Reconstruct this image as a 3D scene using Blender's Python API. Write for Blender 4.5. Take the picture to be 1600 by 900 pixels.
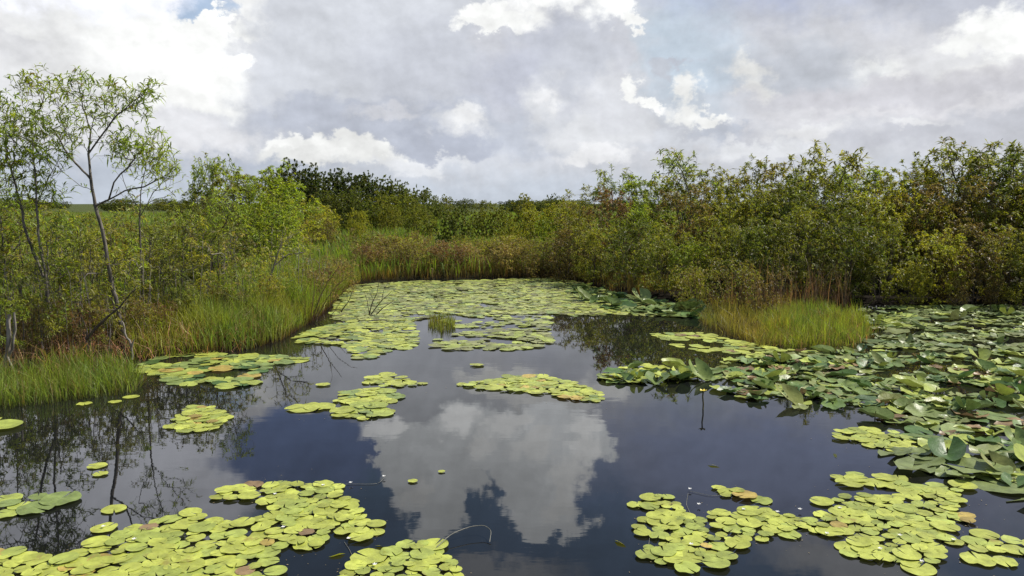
import bpy, math, random
import numpy as np
from mathutils import Vector

# ------------------------------------------------------------------ start
for o in list(bpy.data.objects):
    bpy.data.objects.remove(o, do_unlink=True)
SC = bpy.context.scene
COL = SC.collection
R = math.radians
random.seed(7)

# ------------------------------------------------------------------ camera
CAM_H = 2.2
PITCH = 6.1
F = 1232.0                       # focal length in photo pixels (1600 wide)
cam = bpy.data.cameras.new('camera')
cam.sensor_width = 36
cam.lens = F / 1600 * 36
cam.clip_start = 0.05
cam.clip_end = 12000
cam_o = bpy.data.objects.new('camera', cam)
COL.objects.link(cam_o)
cam_o.location = (0, 0, CAM_H)
cam_o.rotation_euler = (R(90 - PITCH), 0, 0)
SC.camera = cam_o

SC.view_settings.view_transform = 'Standard'
SC.view_settings.look = 'None'
SC.view_settings.gamma = 1
SC.view_settings.exposure = 0.1
SC.render.engine = 'CYCLES'
SC.cycles.max_bounces = 6
SC.cycles.diffuse_bounces = 3
SC.cycles.glossy_bounces = 3
SC.cycles.transmission_bounces = 3

SUN_AZ, SUN_EL = 66.0, 50.0      # degrees clockwise from the view direction
sun = bpy.data.lights.new('sun', 'SUN')
sun.energy = 5.0
sun.angle = R(0.6)
sun.color = (1.0, 0.95, 0.86)
sun_o = bpy.data.objects.new('sun', sun)
COL.objects.link(sun_o)
sdir = Vector((math.sin(R(SUN_AZ)) * math.cos(R(SUN_EL)), math.cos(R(SUN_AZ)) * math.cos(R(SUN_EL)), math.sin(R(SUN_EL))))
sun_o.rotation_euler = sdir.to_track_quat('Z', 'Y').to_euler()


def pix_dir(px, py):
    """unit direction in the world seen at a photo pixel"""
    x = (px - 800) / F
    y = -(py - 450) / F
    c, s = math.cos(R(PITCH)), math.sin(R(PITCH))
    d = Vector((x, c + y * s, -s + y * c))
    return d.normalized()


def ground(px, py, z=0.0):
    d = pix_dir(px, py)
    t = (z - CAM_H) / d.z
    return (d.x * t, d.y * t)


def column(px, Y, py):
    """world point at depth Y that sits at the given pixel"""
    d = pix_dir(px, py)
    t = Y / d.y
    return np.array((d.x * t, Y, CAM_H + d.z * t))


# ------------------------------------------------------------------ world
W = bpy.data.worlds.new('World')
SC.world = W
W.use_nodes = True
nt = W.node_tree
nt.nodes.clear()
NN, LL = nt.nodes.new, nt.links.new


def mnode(op, a, b=None, c=None, clamp=False):
    n = NN('ShaderNodeMath'); n.operation = op; n.use_clamp = clamp
    for i, v in enumerate((a, b, c)):
        if v is None: continue
        if isinstance(v, (int, float)): n.inputs[i].default_value = v
        else: LL(v, n.inputs[i])
    return n.outputs[0]


def vnode(op, a, b=None):
    n = NN('ShaderNodeVectorMath'); n.operation = op
    for i, v in enumerate((a, b)):
        if v is None: continue
        if isinstance(v, (tuple, list)): n.inputs[i].default_value = v
        else: LL(v, n.inputs[i])
    return n.outputs['Value'] if op in ('LENGTH', 'DOT_PRODUCT') else n.outputs[0]


def wnoise(vec, scale, detail, rough, dist=0.0):
    n = NN('ShaderNodeTexNoise'); n.inputs['Scale'].default_value = scale
    n.inputs['Detail'].default_value = detail; n.inputs['Roughness'].default_value = rough
    n.inputs['Distortion'].default_value = dist
    LL(vec, n.inputs['Vector'])
    return n


def mixc(f, a, b):
    n = NN('ShaderNodeMix'); n.data_type = 'RGBA'
    LL(f, n.inputs[0])
    for i, v in ((6, a), (7, b)):
        if isinstance(v, tuple): n.inputs[i].default_value = (*v, 1) if len(v) == 3 else v
        else: LL(v, n.inputs[i])
    return n.outputs[2]


tc = NN('ShaderNodeTexCoord')
D = tc.outputs['Generated']
sx = NN('ShaderNodeSeparateXYZ'); LL(D, sx.inputs[0])
az = mnode('MULTIPLY', mnode('ARCTAN2', sx.outputs[0], sx.outputs[1]), 57.29578)
el = mnode('MULTIPLY', mnode('ARCSINE', sx.outputs[2]), 57.29578)
Dn = vnode('MULTIPLY', D, (1, 1, 1.25))
warp = wnoise(Dn, 7.0, 7.0, 0.58)
fine = wnoise(Dn, 30.0, 9.0, 0.6)
w3 = vnode('SUBTRACT', warp.outputs['Color'], (0.5, 0.5, 0.5))
f3 = vnode('SUBTRACT', fine.outputs['Color'], (0.5, 0.5, 0.5))
uv = NN('ShaderNodeCombineXYZ'); LL(az, uv.inputs[0]); LL(el, uv.inputs[1])
uvw = vnode('ADD', uv.outputs[0], vnode('MULTIPLY', w3, (5.5, 4.2, 0)))
uvw = vnode('ADD', uvw, vnode('MULTIPLY', f3, (4.6, 3.8, 0)))
# relief of the cloud puffs: density here minus density a little towards the sun
puffA = wnoise(Dn, 12.0, 7.0, 0.55)
puffB = wnoise(vnode('ADD', Dn, (0.006, 0.0, 0.010)), 12.0, 7.0, 0.55)
relief = mnode('SUBTRACT', puffA.outputs[0], puffB.outputs[0])

sky = NN('ShaderNodeTexSky'); sky.sky_type = 'NISHITA'; sky.sun_disc = False
sky.sun_elevation = R(SUN_EL); sky.sun_rotation = R(SUN_AZ)
sky.air_density = 1.0; sky.dust_density = 0.6; sky.ozone_density = 1.5
SKY_S = 0.10
cur = vnode('MULTIPLY', sky.outputs[0], (SKY_S, SKY_S, SKY_S))


def sky_ang(px, py, mirror=False):
    d = pix_dir(px, py)
    e = math.degrees(math.asin(d.z))
    return math.degrees(math.atan2(d.x, d.y)), (-e if mirror else e)


KD = 57.3 / F


def cloud(px, py, rx, ry, col, soft=0.25, mirror=False, op=1.0, rot=0.0):
    global cur
    a, e = sky_ang(px, py, mirror)
    v = vnode('SUBTRACT', uvw, (a, e, 0))
    if rot:
        n = NN('ShaderNodeVectorRotate'); n.rotation_type = 'Z_AXIS'
        LL(v, n.inputs['Vector']); n.inputs['Angle'].default_value = R(rot)
        v = n.outputs[0]
    v = vnode('MULTIPLY', v, (1 / (rx * KD), 1 / (ry * KD), 0))
    ln = vnode('LENGTH', v)
    mr = NN('ShaderNodeMapRange'); mr.interpolation_type = 'SMOOTHSTEP'
    LL(ln, mr.inputs[0])
    soft = soft * (.55 if soft < .45 else .8)
    mr.inputs[1].default_value = 1 + soft; mr.inputs[2].default_value = 1 - soft
    mr.inputs[3].default_value = 0; mr.inputs[4].default_value = op
    if isinstance(col, (int, float)): col = (col, col, col * 1.01)
    cur = mixc(mr.outputs[0], cur, col)


# veil that covers the lower sky all round, and the higher sky to the left
ev = NN('ShaderNodeSeparateXYZ'); LL(uvw, ev.inputs[0])
mr = NN('ShaderNodeMapRange'); mr.interpolation_type = 'SMOOTHSTEP'
LL(ev.outputs[1], mr.inputs[0])
mr.inputs[1].default_value = 17.0; mr.inputs[2].default_value = 15.0
mr.inputs[3].default_value = 0.0; mr.inputs[4].default_value = 1
cur = mixc(mr.outputs[0], cur, (.62, .64, .71))
# high broken cloud behind and above (far outside the photograph, lights the scene)
hi = NN('ShaderNodeMapRange'); hi.interpolation_type = 'SMOOTHSTEP'
LL(warp.outputs[0], hi.inputs[0]); hi.inputs[1].default_value = .5; hi.inputs[2].default_value = .62
hm = NN('ShaderNodeMapRange'); LL(el, hm.inputs[0]); hm.inputs[1].default_value = 28; hm.inputs[2].default_value = 40
cur = mixc(mnode('MULTIPLY', hi.outputs[0], hm.outputs[0]), cur, (.8, .82, .88))

# --- seen in the photograph
LG = (.66, .68, .74)      # light grey cloud
MG = (.56, .58, .67)      # middle grey
DG = (.46, .49, .59)      # dark grey base
# right part
cloud(1300, 60, 480, 250, (.64, .65, .71), .3)
cloud(1085, 85, 75, 95, (.56, .64, .75), .7)
cloud(1250, 20, 120, 40, MG, .7)
cloud(1440, 20, 170, 34, MG, .7)
cloud(1330, 70, 150, 30, (.70, .70, .75), .7, op=.8)
cloud(1550, 92, 75, 40, (.80, .80, .84), .6)
cloud(1568, 52, 46, 26, 1.0, .5)
cloud(1592, 84, 30, 22, 1.02, .5)
cloud(1520, 70, 26, 14, .92, .6)
cloud(1540, 120, 46, 12, .92, .7)
cloud(1385, 108, 66, 26, (.78, .78, .82), .6)
cloud(1372, 100, 26, 12, .95, .7)
cloud(1400, 122, 22, 8, .92, .7)
cloud(1240, 110, 100, 42, (.55, .58, .66), .6, op=.8)
cloud(1165, 112, 34, 14, .80, .7)
cloud(1180, 142, 26, 16, .84, .7)
cloud(1440, 150, 240, 26, (.66, .65, .71), .6, op=.8)
cloud(1480, 180, 260, 12, (.76, .75, .80), .7, op=.8)
cloud(1400, 212, 330, 22, (.58, .59, .66), .6, op=.8)
cloud(1270, 206, 55, 12, (.80, .80, .84), .7)
cloud(1420, 196, 40, 8, (.78, .78, .82), .7)
# left white mass
cloud(110, 258, 340, 74, (.50, .54, .64), .35)
cloud(150, 70, 330, 150, (.74, .74, .79), .3)
cloud(60, 20, 150, 50, (.88, .88, .91), .6)
cloud(40, 90, 60, 34, (.66, .66, .72), .7)
cloud(55, 50, 30, 14, 1.0, .7)
cloud(20, 130, 50, 40, (.84, .84, .88), .6)
cloud(215, 90, 150, 90, (.86, .86, .89), .5)
cloud(250, 60, 100, 50, 1.05, .6)
cloud(300, 120, 70, 62, 1.10, .5)
cloud(235, 150, 100, 40, .98, .6)
cloud(100, 165, 90, 30, (.80, .80, .84), .6)
cloud(290, 200, 110, 26, (.80, .80, .85), .6)
cloud(325, 5, 50, 24, (.46, .58, .78), .35)
cloud(440, 8, 28, 30, (.48, .60, .80), .35)
cloud(410, 60, 56, 62, (.76, .77, .83), .5)
cloud(400, 14, 34, 22, (.94, .94, .96), .4)
cloud(338, 32, 22, 15, 1.05, .35)
cloud(310, 52, 36, 22, 1.02, .4)
cloud(385, 54, 26, 12, .96, .5)
cloud(345, 96, 30, 18, 1.06, .35)
cloud(362, 108, 14, 10, 1.06, .4)
# central grey mass
cloud(620, 80, 215, 150, (.66, .68, .75), .22)
cloud(700, 130, 150, 80, (.60, .62, .70), .6)
cloud(470, 150, 90, 60, (.66, .68, .75), .6, op=.8)
cloud(620, 186, 230, 30, (.52, .55, .65), .5)
cloud(520, 176, 100, 24, (.54, .57, .67), .6)
cloud(610, 170, 40, 10, (.66, .67, .74), .7)
cloud(540, 236, 120, 24, .86, .35)
cloud(470, 220, 46, 10, .98, .5)
cloud(510, 240, 30, 12, .96, .5)
cloud(620, 226, 34, 9, .92, .5)
cloud(660, 252, 60, 14, (.80, .81, .86), .6)
cloud(870, 110, 120, 110, (.64, .65, .72), .22)
cloud(880, 16, 110, 34, (.90, .90, .93), .35)
cloud(950, 20, 46, 28, 1.06, .35)
cloud(860, 2, 60, 18, 1.06, .4)
cloud(770, 36, 52, 20, .98, .35)
cloud(745, 20, 30, 12, 1.05, .5)
cloud(1005, 42, 20, 14, .95, .4)
cloud(875, 70, 60, 44, (.55, .57, .66), .6)
cloud(820, 130, 80, 44, (.56, .58, .68), .6)
cloud(910, 100, 60, 50, (.60, .62, .70), .6)
cloud(840, 205, 130, 32, (.54, .57, .66), .5)
cloud(700, 222, 66, 22, (.48, .51, .61), .4)
cloud(714, 190, 34, 18, (.74, .75, .80), .9)
cloud(722, 184, 16, 9, (.88, .88, .91), .9, op=.8)
cloud(856, 158, 28, 28, (.74, .75, .80), .9)
cloud(858, 152, 12, 10, (.86, .86, .90), .9, op=.8)
cloud(930, 205, 80, 30, (.74, .75, .80), .6)
cloud(960, 160, 46, 40, (.72, .73, .79), .6)
cloud(1014, 166, 34, 9, 1.0, .45, rot=35)
cloud(988, 145, 14, 12, .94, .5)
cloud(1072, 150, 18, 22, .88, .5)
cloud(1075, 190, 26, 16, .90, .5)
cloud(1110, 186, 22, 9, .92, .5)
cloud(1055, 108, 26, 8, (.54, .57, .66), .6)
cloud(1042, 120, 12, 16, (.55, .58, .66), .6)
cloud(1140, 208, 30, 12, (.55, .58, .67), .6)
cloud(930, 240, 60, 12, (.84, .84, .88), .6)
cloud(1200, 232, 80, 12, (.76, .77, .82), .6)
cloud(1060, 226, 70, 10, (.68, .70, .77), .6)
# towards the horizon: paler, bluer
hz = NN('ShaderNodeMapRange'); hz.interpolation_type = 'SMOOTHSTEP'
LL(ev.outputs[1], hz.inputs[0]); hz.inputs[1].default_value = 3.6; hz.inputs[2].default_value = 0.4
hz.inputs[3].default_value = 0; hz.inputs[4].default_value = .85
cur = mixc(hz.outputs[0], cur, (.57, .62, .72))
# --- higher cloud, seen only mirrored in the pond
M = dict(mirror=True)
cloud(1230, 745, 330, 95, (.36, .45, .80), .7, op=.75, **M)
cloud(90, 775, 300, 130, (1.15, 1.17, 1.32), .3, **M)
cloud(480, 700, 120, 60, (.22, .30, .56), .4, **M)
for a_, b_, c_, d_, t_ in [(750, 672, 118, 42, .95), (918, 700, 34, 36, 1.1), (600, 712, 26, 34, .9), (640, 700, 56, 44, .90), (740, 715, 52, 34, .95), (655, 735, 64, 40, 1.0), (660, 775, 62, 40, 1.05), (680, 808, 46, 32, 1.0), (700, 760, 34, 30, .98), (620, 740, 30, 30, .92),
                           (852, 660, 56, 32, 1.10), (872, 700, 58, 38, 1.12), (846, 745, 60, 38, 1.10), (852, 782, 54, 40, 1.15), (868, 812, 46, 26, 1.1), (740, 745, 40, 30, .95), (806, 720, 40, 30, 1.0), (826, 762, 34, 26, 1.05)]:
    cloud(a_, b_, c_, d_, (t_ * 1.15, t_ * 1.18, t_ * 1.24), .3, **M)
for a_, b_, c_, d_, t_ in [(905, 672, 26, 24, 1.5), (908, 712, 22, 26, 1.5), (890, 752, 22, 22, 1.4), (880, 790, 18, 18, 1.3), (715, 655, 36, 18, 1.45), (790, 658, 30, 20, 1.4), (600, 662, 30, 17, 1.45), (765, 700, 22, 22, 1.3), (640, 770, 24, 22, 1.2), (840, 700, 30, 22, 1.25)]:
    cloud(a_, b_, c_, d_, (t_ * 1.12, t_ * 1.12, t_ * 1.14), .5, op=.85, **M)
cloud(770, 895, 120, 26, (.75, .76, .82), .5, op=.8, **M)
cloud(1330, 880, 110, 30, (.9, .9, .95), .6, op=.8, **M)

tex = wnoise(Dn, 5.0, 9.0, .62)
mod = mnode('ADD', mnode('ADD', .70, mnode('MULTIPLY', tex.outputs[0], .46)), mnode('MULTIPLY', relief, .9))
mod = mnode('MAXIMUM', mnode('MINIMUM', mod, 1.4), .72)
cm = NN('ShaderNodeCombineXYZ')
for i in range(3): LL(mod, cm.inputs[i])
cur = vnode('MULTIPLY', vnode('MULTIPLY', cur, cm.outputs[0]), (1.0, 1.01, .99))
low = NN('ShaderNodeMapRange'); LL(sx.outputs[2], low.inputs[0])
low.inputs[1].default_value = -.02; low.inputs[2].default_value = -.005
cur = mixc(low.outputs[0], (.12, .13, .12), cur)
bg = NN('ShaderNodeBackground'); LL(cur, bg.inputs[0]); bg.inputs[1].default_value = 1.0
wo = NN('ShaderNodeOutputWorld'); LL(bg.outputs[0], wo.inputs[0])
try:
    W.cycles.sampling_method = 'MANUAL'; W.cycles.sample_map_resolution = 512
except Exception:
    pass


# ------------------------------------------------------------------ materials
def newmat(name):
    m = bpy.data.materials.new(name); m.use_nodes = True
    t = m.node_tree; t.nodes.clear()
    return m, t


def foliage_mat(name, gloss=.48, spec=.4, trans=.44, hue2=(1.35, 1.12, .7), brown=(.20, .13, .05), brown_amt=.06, attr_h=None, clump=2.2, vein=False):
    """leaf colour = the object's own colour, varied leaf by leaf and clump by clump"""
    m, t = newmat(name)
    N, L = t.nodes.new, t.links.new
    oi = N('ShaderNodeObjectInfo'); ge = N('ShaderNodeNewGeometry'); tcn = N('ShaderNodeTexCoord')
    no = N('ShaderNodeTexNoise'); no.inputs['Scale'].default_value = clump; no.inputs['Detail'].default_value = 3
    L(tcn.outputs['Object'], no.inputs['Vector'])
    h2 = N('ShaderNodeVectorMath'); h2.operation = 'MULTIPLY'; L(oi.outputs['Color'], h2.inputs[0]); h2.inputs[1].default_value = hue2
    r1 = N('ShaderNodeMapRange'); L(no.outputs[0], r1.inputs[0]); r1.inputs[1].default_value = .38; r1.inputs[2].default_value = .62
    mx = N('ShaderNodeMix'); mx.data_type = 'RGBA'; L(r1.outputs[0], mx.inputs[0]); L(oi.outputs['Color'], mx.inputs[6]); L(h2.outputs[0], mx.inputs[7])
    # value per leaf
    va = N('ShaderNodeMapRange'); L(ge.outputs['Random Per Island'], va.inputs[0]); va.inputs[3].default_value = .45; va.inputs[4].default_value = 1.65
    ml = N('ShaderNodeVectorMath'); ml.operation = 'SCALE'; L(mx.outputs[2], ml.inputs[0]); L(va.outputs[0], ml.inputs['Scale'])
    # some leaves brown
    wn = N('ShaderNodeTexWhiteNoise'); wn.noise_dimensions = '1D'; L(ge.outputs['Random Per Island'], wn.inputs['W'])
    th = N('ShaderNodeMath'); th.operation = 'LESS_THAN'; L(wn.outputs['Value'], th.inputs[0]); th.inputs[1].default_value = brown_amt
    mb = N('ShaderNodeMix'); mb.data_type = 'RGBA'; L(th.outputs[0], mb.inputs[0]); L(ml.outputs[0], mb.inputs[6]); mb.inputs[7].default_value = (*brown, 1)
    out = mb.outputs[2]
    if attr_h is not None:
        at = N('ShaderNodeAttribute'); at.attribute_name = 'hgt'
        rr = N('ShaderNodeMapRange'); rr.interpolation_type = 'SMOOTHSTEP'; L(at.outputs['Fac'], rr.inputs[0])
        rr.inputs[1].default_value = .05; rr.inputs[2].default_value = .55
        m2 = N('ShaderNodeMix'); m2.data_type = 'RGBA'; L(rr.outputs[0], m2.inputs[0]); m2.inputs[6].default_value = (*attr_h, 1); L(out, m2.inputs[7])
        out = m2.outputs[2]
    p = N('ShaderNodeBsdfPrincipled'); L(out, p.inputs['Base Color'])
    p.inputs['Roughness'].default_value = gloss; p.inputs['Specular IOR Level'].default_value = spec
    tr = N('ShaderNodeBsdfTranslucent')
    tm = N('ShaderNodeVectorMath'); tm.operation = 'MULTIPLY'; L(out, tm.inputs[0]); tm.inputs[1].default_value = (1.5, 1.6, .6)
    L(tm.outputs[0], tr.inputs[0])
    ms = N('ShaderNodeMixShader'); ms.inputs[0].default_value = trans
    L(p.outputs[0], ms.inputs[1]); L(tr.outputs[0], ms.inputs[2])
    o = N('ShaderNodeOutputMaterial'); L(ms.outputs[0], o.inputs[0])
    return m


def pad_mat(name, gloss, spec, edge=(.30, .19, .06), spots=True):
    m, t = newmat(name)
    N, L = t.nodes.new, t.links.new
    oi = N('ShaderNodeObjectInfo'); ge = N('ShaderNodeNewGeometry'); tcn = N('ShaderNodeTexCoord')
    no = N('ShaderNodeTexNoise'); no.inputs['Scale'].default_value = 9; no.inputs['Detail'].default_value = 5; no.inputs['Roughness'].default_value = .7
    L(ge.outputs['Position'], no.inputs['Vector'])
    r1 = N('ShaderNodeMapRange'); L(no.outputs[0], r1.inputs[0]); r1.inputs[1].default_value = .3; r1.inputs[2].default_value = .7
    r1.inputs[3].default_value = .62; r1.inputs[4].default_value = 1.28
    va = N('ShaderNodeMapRange'); L(ge.outputs['Random Per Island'], va.inputs[0]); va.inputs[3].default_value = .75; va.inputs[4].default_value = 1.2
    mu = N('ShaderNodeMath'); mu.operation = 'MULTIPLY'; L(r1.outputs[0], mu.inputs[0]); L(va.outputs[0], mu.inputs[1])
    ml = N('ShaderNodeVectorMath'); ml.operation = 'SCALE'; L(oi.outputs['Color'], ml.inputs[0]); L(mu.outputs[0], ml.inputs['Scale'])
    # decay spots
    n2 = N('ShaderNodeTexNoise'); n2.inputs['Scale'].default_value = 3.1; n2.inputs['Detail'].default_value = 8; n2.inputs['Roughness'].default_value = .75
    L(ge.outputs['Position'], n2.inputs['Vector'])
    r2 = N('ShaderNodeMapRange'); L(n2.outputs[0], r2.inputs[0]); r2.inputs[1].default_value = .60; r2.inputs[2].default_value = .70
    r2.inputs[4].default_value = .85
    mb = N('ShaderNodeMix'); mb.data_type = 'RGBA'; L(r2.outputs[0], mb.inputs[0]); L(ml.outputs[0], mb.inputs[6]); mb.inputs[7].default_value = (*edge, 1)
    p = N('ShaderNodeBsdfPrincipled'); L(mb.outputs[2], p.inputs['Base Color'])
    p.inputs['Roughness'].default_value = gloss; p.inputs['Specular IOR Level'].default_value = spec
    n3 = N('ShaderNodeTexNoise'); n3.inputs['Scale'].default_value = 30; n3.inputs['Detail'].default_value = 3
    L(ge.outputs['Position'], n3.inputs['Vector'])
    bu = N('ShaderNodeBump'); bu.inputs['Strength'].default_value = .35; bu.inputs['Distance'].default_value = .01
    L(n3.outputs[0], bu.inputs['Height']); L(bu.outputs[0], p.inputs['Normal'])
    tr = N('ShaderNodeBsdfTranslucent'); L(mb.outputs[2], tr.inputs[0])
    ms = N('ShaderNodeMixShader'); ms.inputs[0].default_value = .15
    L(p.outputs[0], ms.inputs[1]); L(tr.outputs[0], ms.inputs[2])
    o = N('ShaderNodeOutputMaterial'); L(ms.outputs[0], o.inputs[0])
    return m


def plain_mat(name, c1, c2, scale=20, rough=.8, bump=.3, aniso=(1, 1, .25), spec=.3):
    m, t = newmat(name)
    N, L = t.nodes.new, t.links.new
    tcn = N('ShaderNodeTexCoord'); mp = N('ShaderNodeMapping'); mp.inputs['Scale'].default_value = aniso
    L(tcn.outputs['Object'], mp.inputs[0])
    no = N('ShaderNodeTexNoise'); no.inputs['Scale'].default_value = scale; no.inputs['Detail'].default_value = 6; no.inputs['Roughness'].default_value = .65
    L(mp.outputs[0], no.inputs['Vector'])
    r1 = N('ShaderNodeMapRange'); L(no.outputs[0], r1.inputs[0]); r1.inputs[1].default_value = .35; r1.inputs[2].default_value = .65
    mx = N('ShaderNodeMix'); mx.data_type = 'RGBA'; L(r1.outputs[0], mx.inputs[0]); mx.inputs[6].default_value = (*c1, 1); mx.inputs[7].default_value = (*c2, 1)
    p = N('ShaderNodeBsdfPrincipled'); L(mx.outputs[2], p.inputs['Base Color']); p.inputs['Roughness'].default_value = rough
    p.inputs['Specular IOR Level'].default_value = spec
    bu = N('ShaderNodeBump'); bu.inputs['Strength'].default_value = bump; bu.inputs['Distance'].default_value = .02
    L(no.outputs[0], bu.inputs['Height']); L(bu.outputs[0], p.inputs['Normal'])
    o = N('ShaderNodeOutputMaterial'); L(p.outputs[0], o.inputs[0])
    return m


M_LEAF = foliage_mat('leaf')
M_LEAF_RED = foliage_mat('leaf_mixed', brown=(.22, .14, .065), brown_amt=.16, hue2=(1.0, .75, .8))
M_FAR = foliage_mat('leaf_far', clump=.9, brown_amt=.04)
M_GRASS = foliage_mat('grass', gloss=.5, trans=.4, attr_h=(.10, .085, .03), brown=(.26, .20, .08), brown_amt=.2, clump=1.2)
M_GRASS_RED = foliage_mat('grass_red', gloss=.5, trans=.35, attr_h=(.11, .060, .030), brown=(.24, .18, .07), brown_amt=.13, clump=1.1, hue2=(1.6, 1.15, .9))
M_SEDGE = foliage_mat('sedge', gloss=.55, trans=.3, brown=(.17, .12, .065), brown_amt=.25, clump=.25, hue2=(1.5, .85, .9))
M_PAD = pad_mat('pad', .42, .35)
M_DOCK = pad_mat('dock', .40, .26, edge=(.14, .09, .025))
M_BARK = plain_mat('bark', (.06, .052, .044), (.22, .19, .16), 18, .85, .5)
M_BARK_DARK = plain_mat('bark_dark', (.045, .035, .028), (.12, .095, .075), 22, .85, .5)
M_DEAD = plain_mat('deadwood', (.10, .085, .07), (.36, .32, .27), 14, .8, .6)
M_STEM_RED = plain_mat('stem_red', (.11, .05, .03), (.22, .14, .09), 20, .7, .3)
M_STALK = plain_mat('stalk', (.06, .05, .02), (.12, .11, .04), 30, .5, .2)
M_WHITE = plain_mat('petal', (.7, .7, .66), (.82, .82, .8), 30, .5, .1)
M_YELLOW = plain_mat('petal_yellow', (.7, .55, .05), (.8, .65, .12), 30, .4, .1)
M_REED = plain_mat('reed', (.16, .12, .06), (.30, .24, .13), 30, .6, .1)
M_PALE = plain_mat('pale_stem', (.16, .16, .13), (.28, .27, .22), 30, .4, .1)


def ground_mat():
    m, t = newmat('peat')
    N, L = t.nodes.new, t.links.new
    ge = N('ShaderNodeNewGeometry')
    no = N('ShaderNodeTexNoise'); no.inputs['Scale'].default_value = .12; no.inputs['Detail'].default_value = 9; no.inputs['Roughness'].default_value = .65
    L(ge.outputs['Position'], no.inputs['Vector'])
    cr = N('ShaderNodeValToRGB'); L(no.outputs[0], cr.inputs[0])
    e = cr.color_ramp.elements
    e[0].position = .35; e[0].color = (.07, .075, .03, 1); e[1].position = .65; e[1].color = (.085, .105, .032, 1)
    x = e.new(.5); x.color = (.075, .09, .03, 1)
    # bare dark peat close to the pond, sedge green far out
    ln = N('ShaderNodeVectorMath'); ln.operation = 'LENGTH'; L(ge.outputs['Position'], ln.inputs[0])
    mr = N('ShaderNodeMapRange'); L(ln.outputs['Value'], mr.inputs[0]); mr.inputs[1].default_value = 20; mr.inputs[2].default_value = 45
    mx = N('ShaderNodeMix'); mx.data_type = 'RGBA'; L(mr.outputs[0], mx.inputs[0]); mx.inputs[6].default_value = (.014, .011, .008, 1); L(cr.outputs[0], mx.inputs[7])
    p = N('ShaderNodeBsdfPrincipled'); L(mx.outputs[2], p.inputs['Base Color']); p.inputs['Roughness'].default_value = 1.0; p.inputs['Specular IOR Level'].default_value = .05
    n2 = N('ShaderNodeTexNoise'); n2.inputs['Scale'].default_value = 8; n2.inputs['Detail'].default_value = 6
    L(ge.outputs['Position'], n2.inputs['Vector'])
    bu = N('ShaderNodeBump'); bu.inputs['Strength'].default_value = .8; bu.inputs['Distance'].default_value = .08
    L(n2.outputs[0], bu.inputs['Height']); L(bu.outputs[0], p.inputs['Normal'])
    o = N('ShaderNodeOutputMaterial'); L(p.outputs[0], o.inputs[0])
    return m


def water_mat():
    m, t = newmat('pond_water')
    N, L = t.nodes.new, t.links.new
    ge = N('ShaderNodeNewGeometry')
    mp = N('ShaderNodeMapping'); mp.inputs['Scale'].default_value = (1.0, 2.2, 1); L(ge.outputs['Position'], mp.inputs[0])
    n1 = N('ShaderNodeTexNoise'); n1.inputs['Scale'].default_value = 2.2; n1.inputs['Detail'].default_value = 3; n1.inputs['Roughness'].default_value = .5
    L(mp.outputs[0], n1.inputs['Vector'])
    n2 = N('ShaderNodeTexNoise'); n2.inputs['Scale'].default_value = .35; n2.inputs['Detail'].default_value = 2
    L(ge.outputs['Position'], n2.inputs['Vector'])
    r = N('ShaderNodeMapRange'); L(n2.outputs[0], r.inputs[0]); r.inputs[1].default_value = .42; r.inputs[2].default_value = .68
    r.inputs[3].default_value = .15; r.inputs[4].default_value = 1
    bu = N('ShaderNodeBump'); bu.inputs['Distance'].default_value = .0009
    L(r.outputs[0], bu.inputs['Strength']); L(n1.outputs[0], bu.inputs['Height'])
    p = N('ShaderNodeBsdfPrincipled'); p.inputs['Base Color'].default_value = (.008, .0085, .009, 1)
    p.inputs['Roughness'].default_value = .015; p.inputs['IOR'].default_value = 1.38
    L(bu.outputs[0], p.inputs['Normal'])
    o = N('ShaderNodeOutputMaterial'); L(p.outputs[0], o.inputs[0])
    return m


# ------------------------------------------------------------------ mesh helpers
def mesh_from(name, V, faces_flat, loop_tot, mat, smooth=False, hgt=None):
    V = np.asarray(V, dtype=np.float32).reshape(-1, 3)
    me = bpy.data.meshes.new(name)
    me.vertices.add(len(V)); me.vertices.foreach_set('co', V.ravel())
    ff = np.asarray(faces_flat, dtype=np.int32).ravel()
    lt = np.asarray(loop_tot, dtype=np.int32)
    me.loops.add(len(ff)); me.loops.foreach_set('vertex_index', ff)
    me.polygons.add(len(lt))
    ls = np.zeros(len(lt), dtype=np.int32); ls[1:] = np.cumsum(lt)[:-1]
    me.polygons.foreach_set('loop_start', ls); me.polygons.foreach_set('loop_total', lt)
    if smooth: me.polygons.foreach_set('use_smooth', np.ones(len(lt), dtype=bool))
    me.update(calc_edges=True)
    if hgt is not None:
        a = me.attributes.new('hgt', 'FLOAT', 'POINT'); a.data.foreach_set('value', np.asarray(hgt, dtype=np.float32))
    if mat: me.materials.append(mat)
    return me


def link(name, me, parent=None, color=None):
    o = bpy.data.objects.new(name, me); COL.objects.link(o)
    if parent: o.parent = parent
    if color: o.color = (*color, 1)
    return o


def tag(o, label, cat, group=None, kind=None):
    o['label'] = label
    o['category'] = cat
    if group: o['group'] = group
    if kind: o['kind'] = kind
    return o


def empty(name, loc=(0, 0, 0)):
    o = bpy.data.objects.new(name, None); COL.objects.link(o); o.location = loc
    o.empty_display_size = .1
    return o


def norm(a):
    return a / np.maximum(np.linalg.norm(a, axis=-1, keepdims=True), 1e-9)


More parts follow.
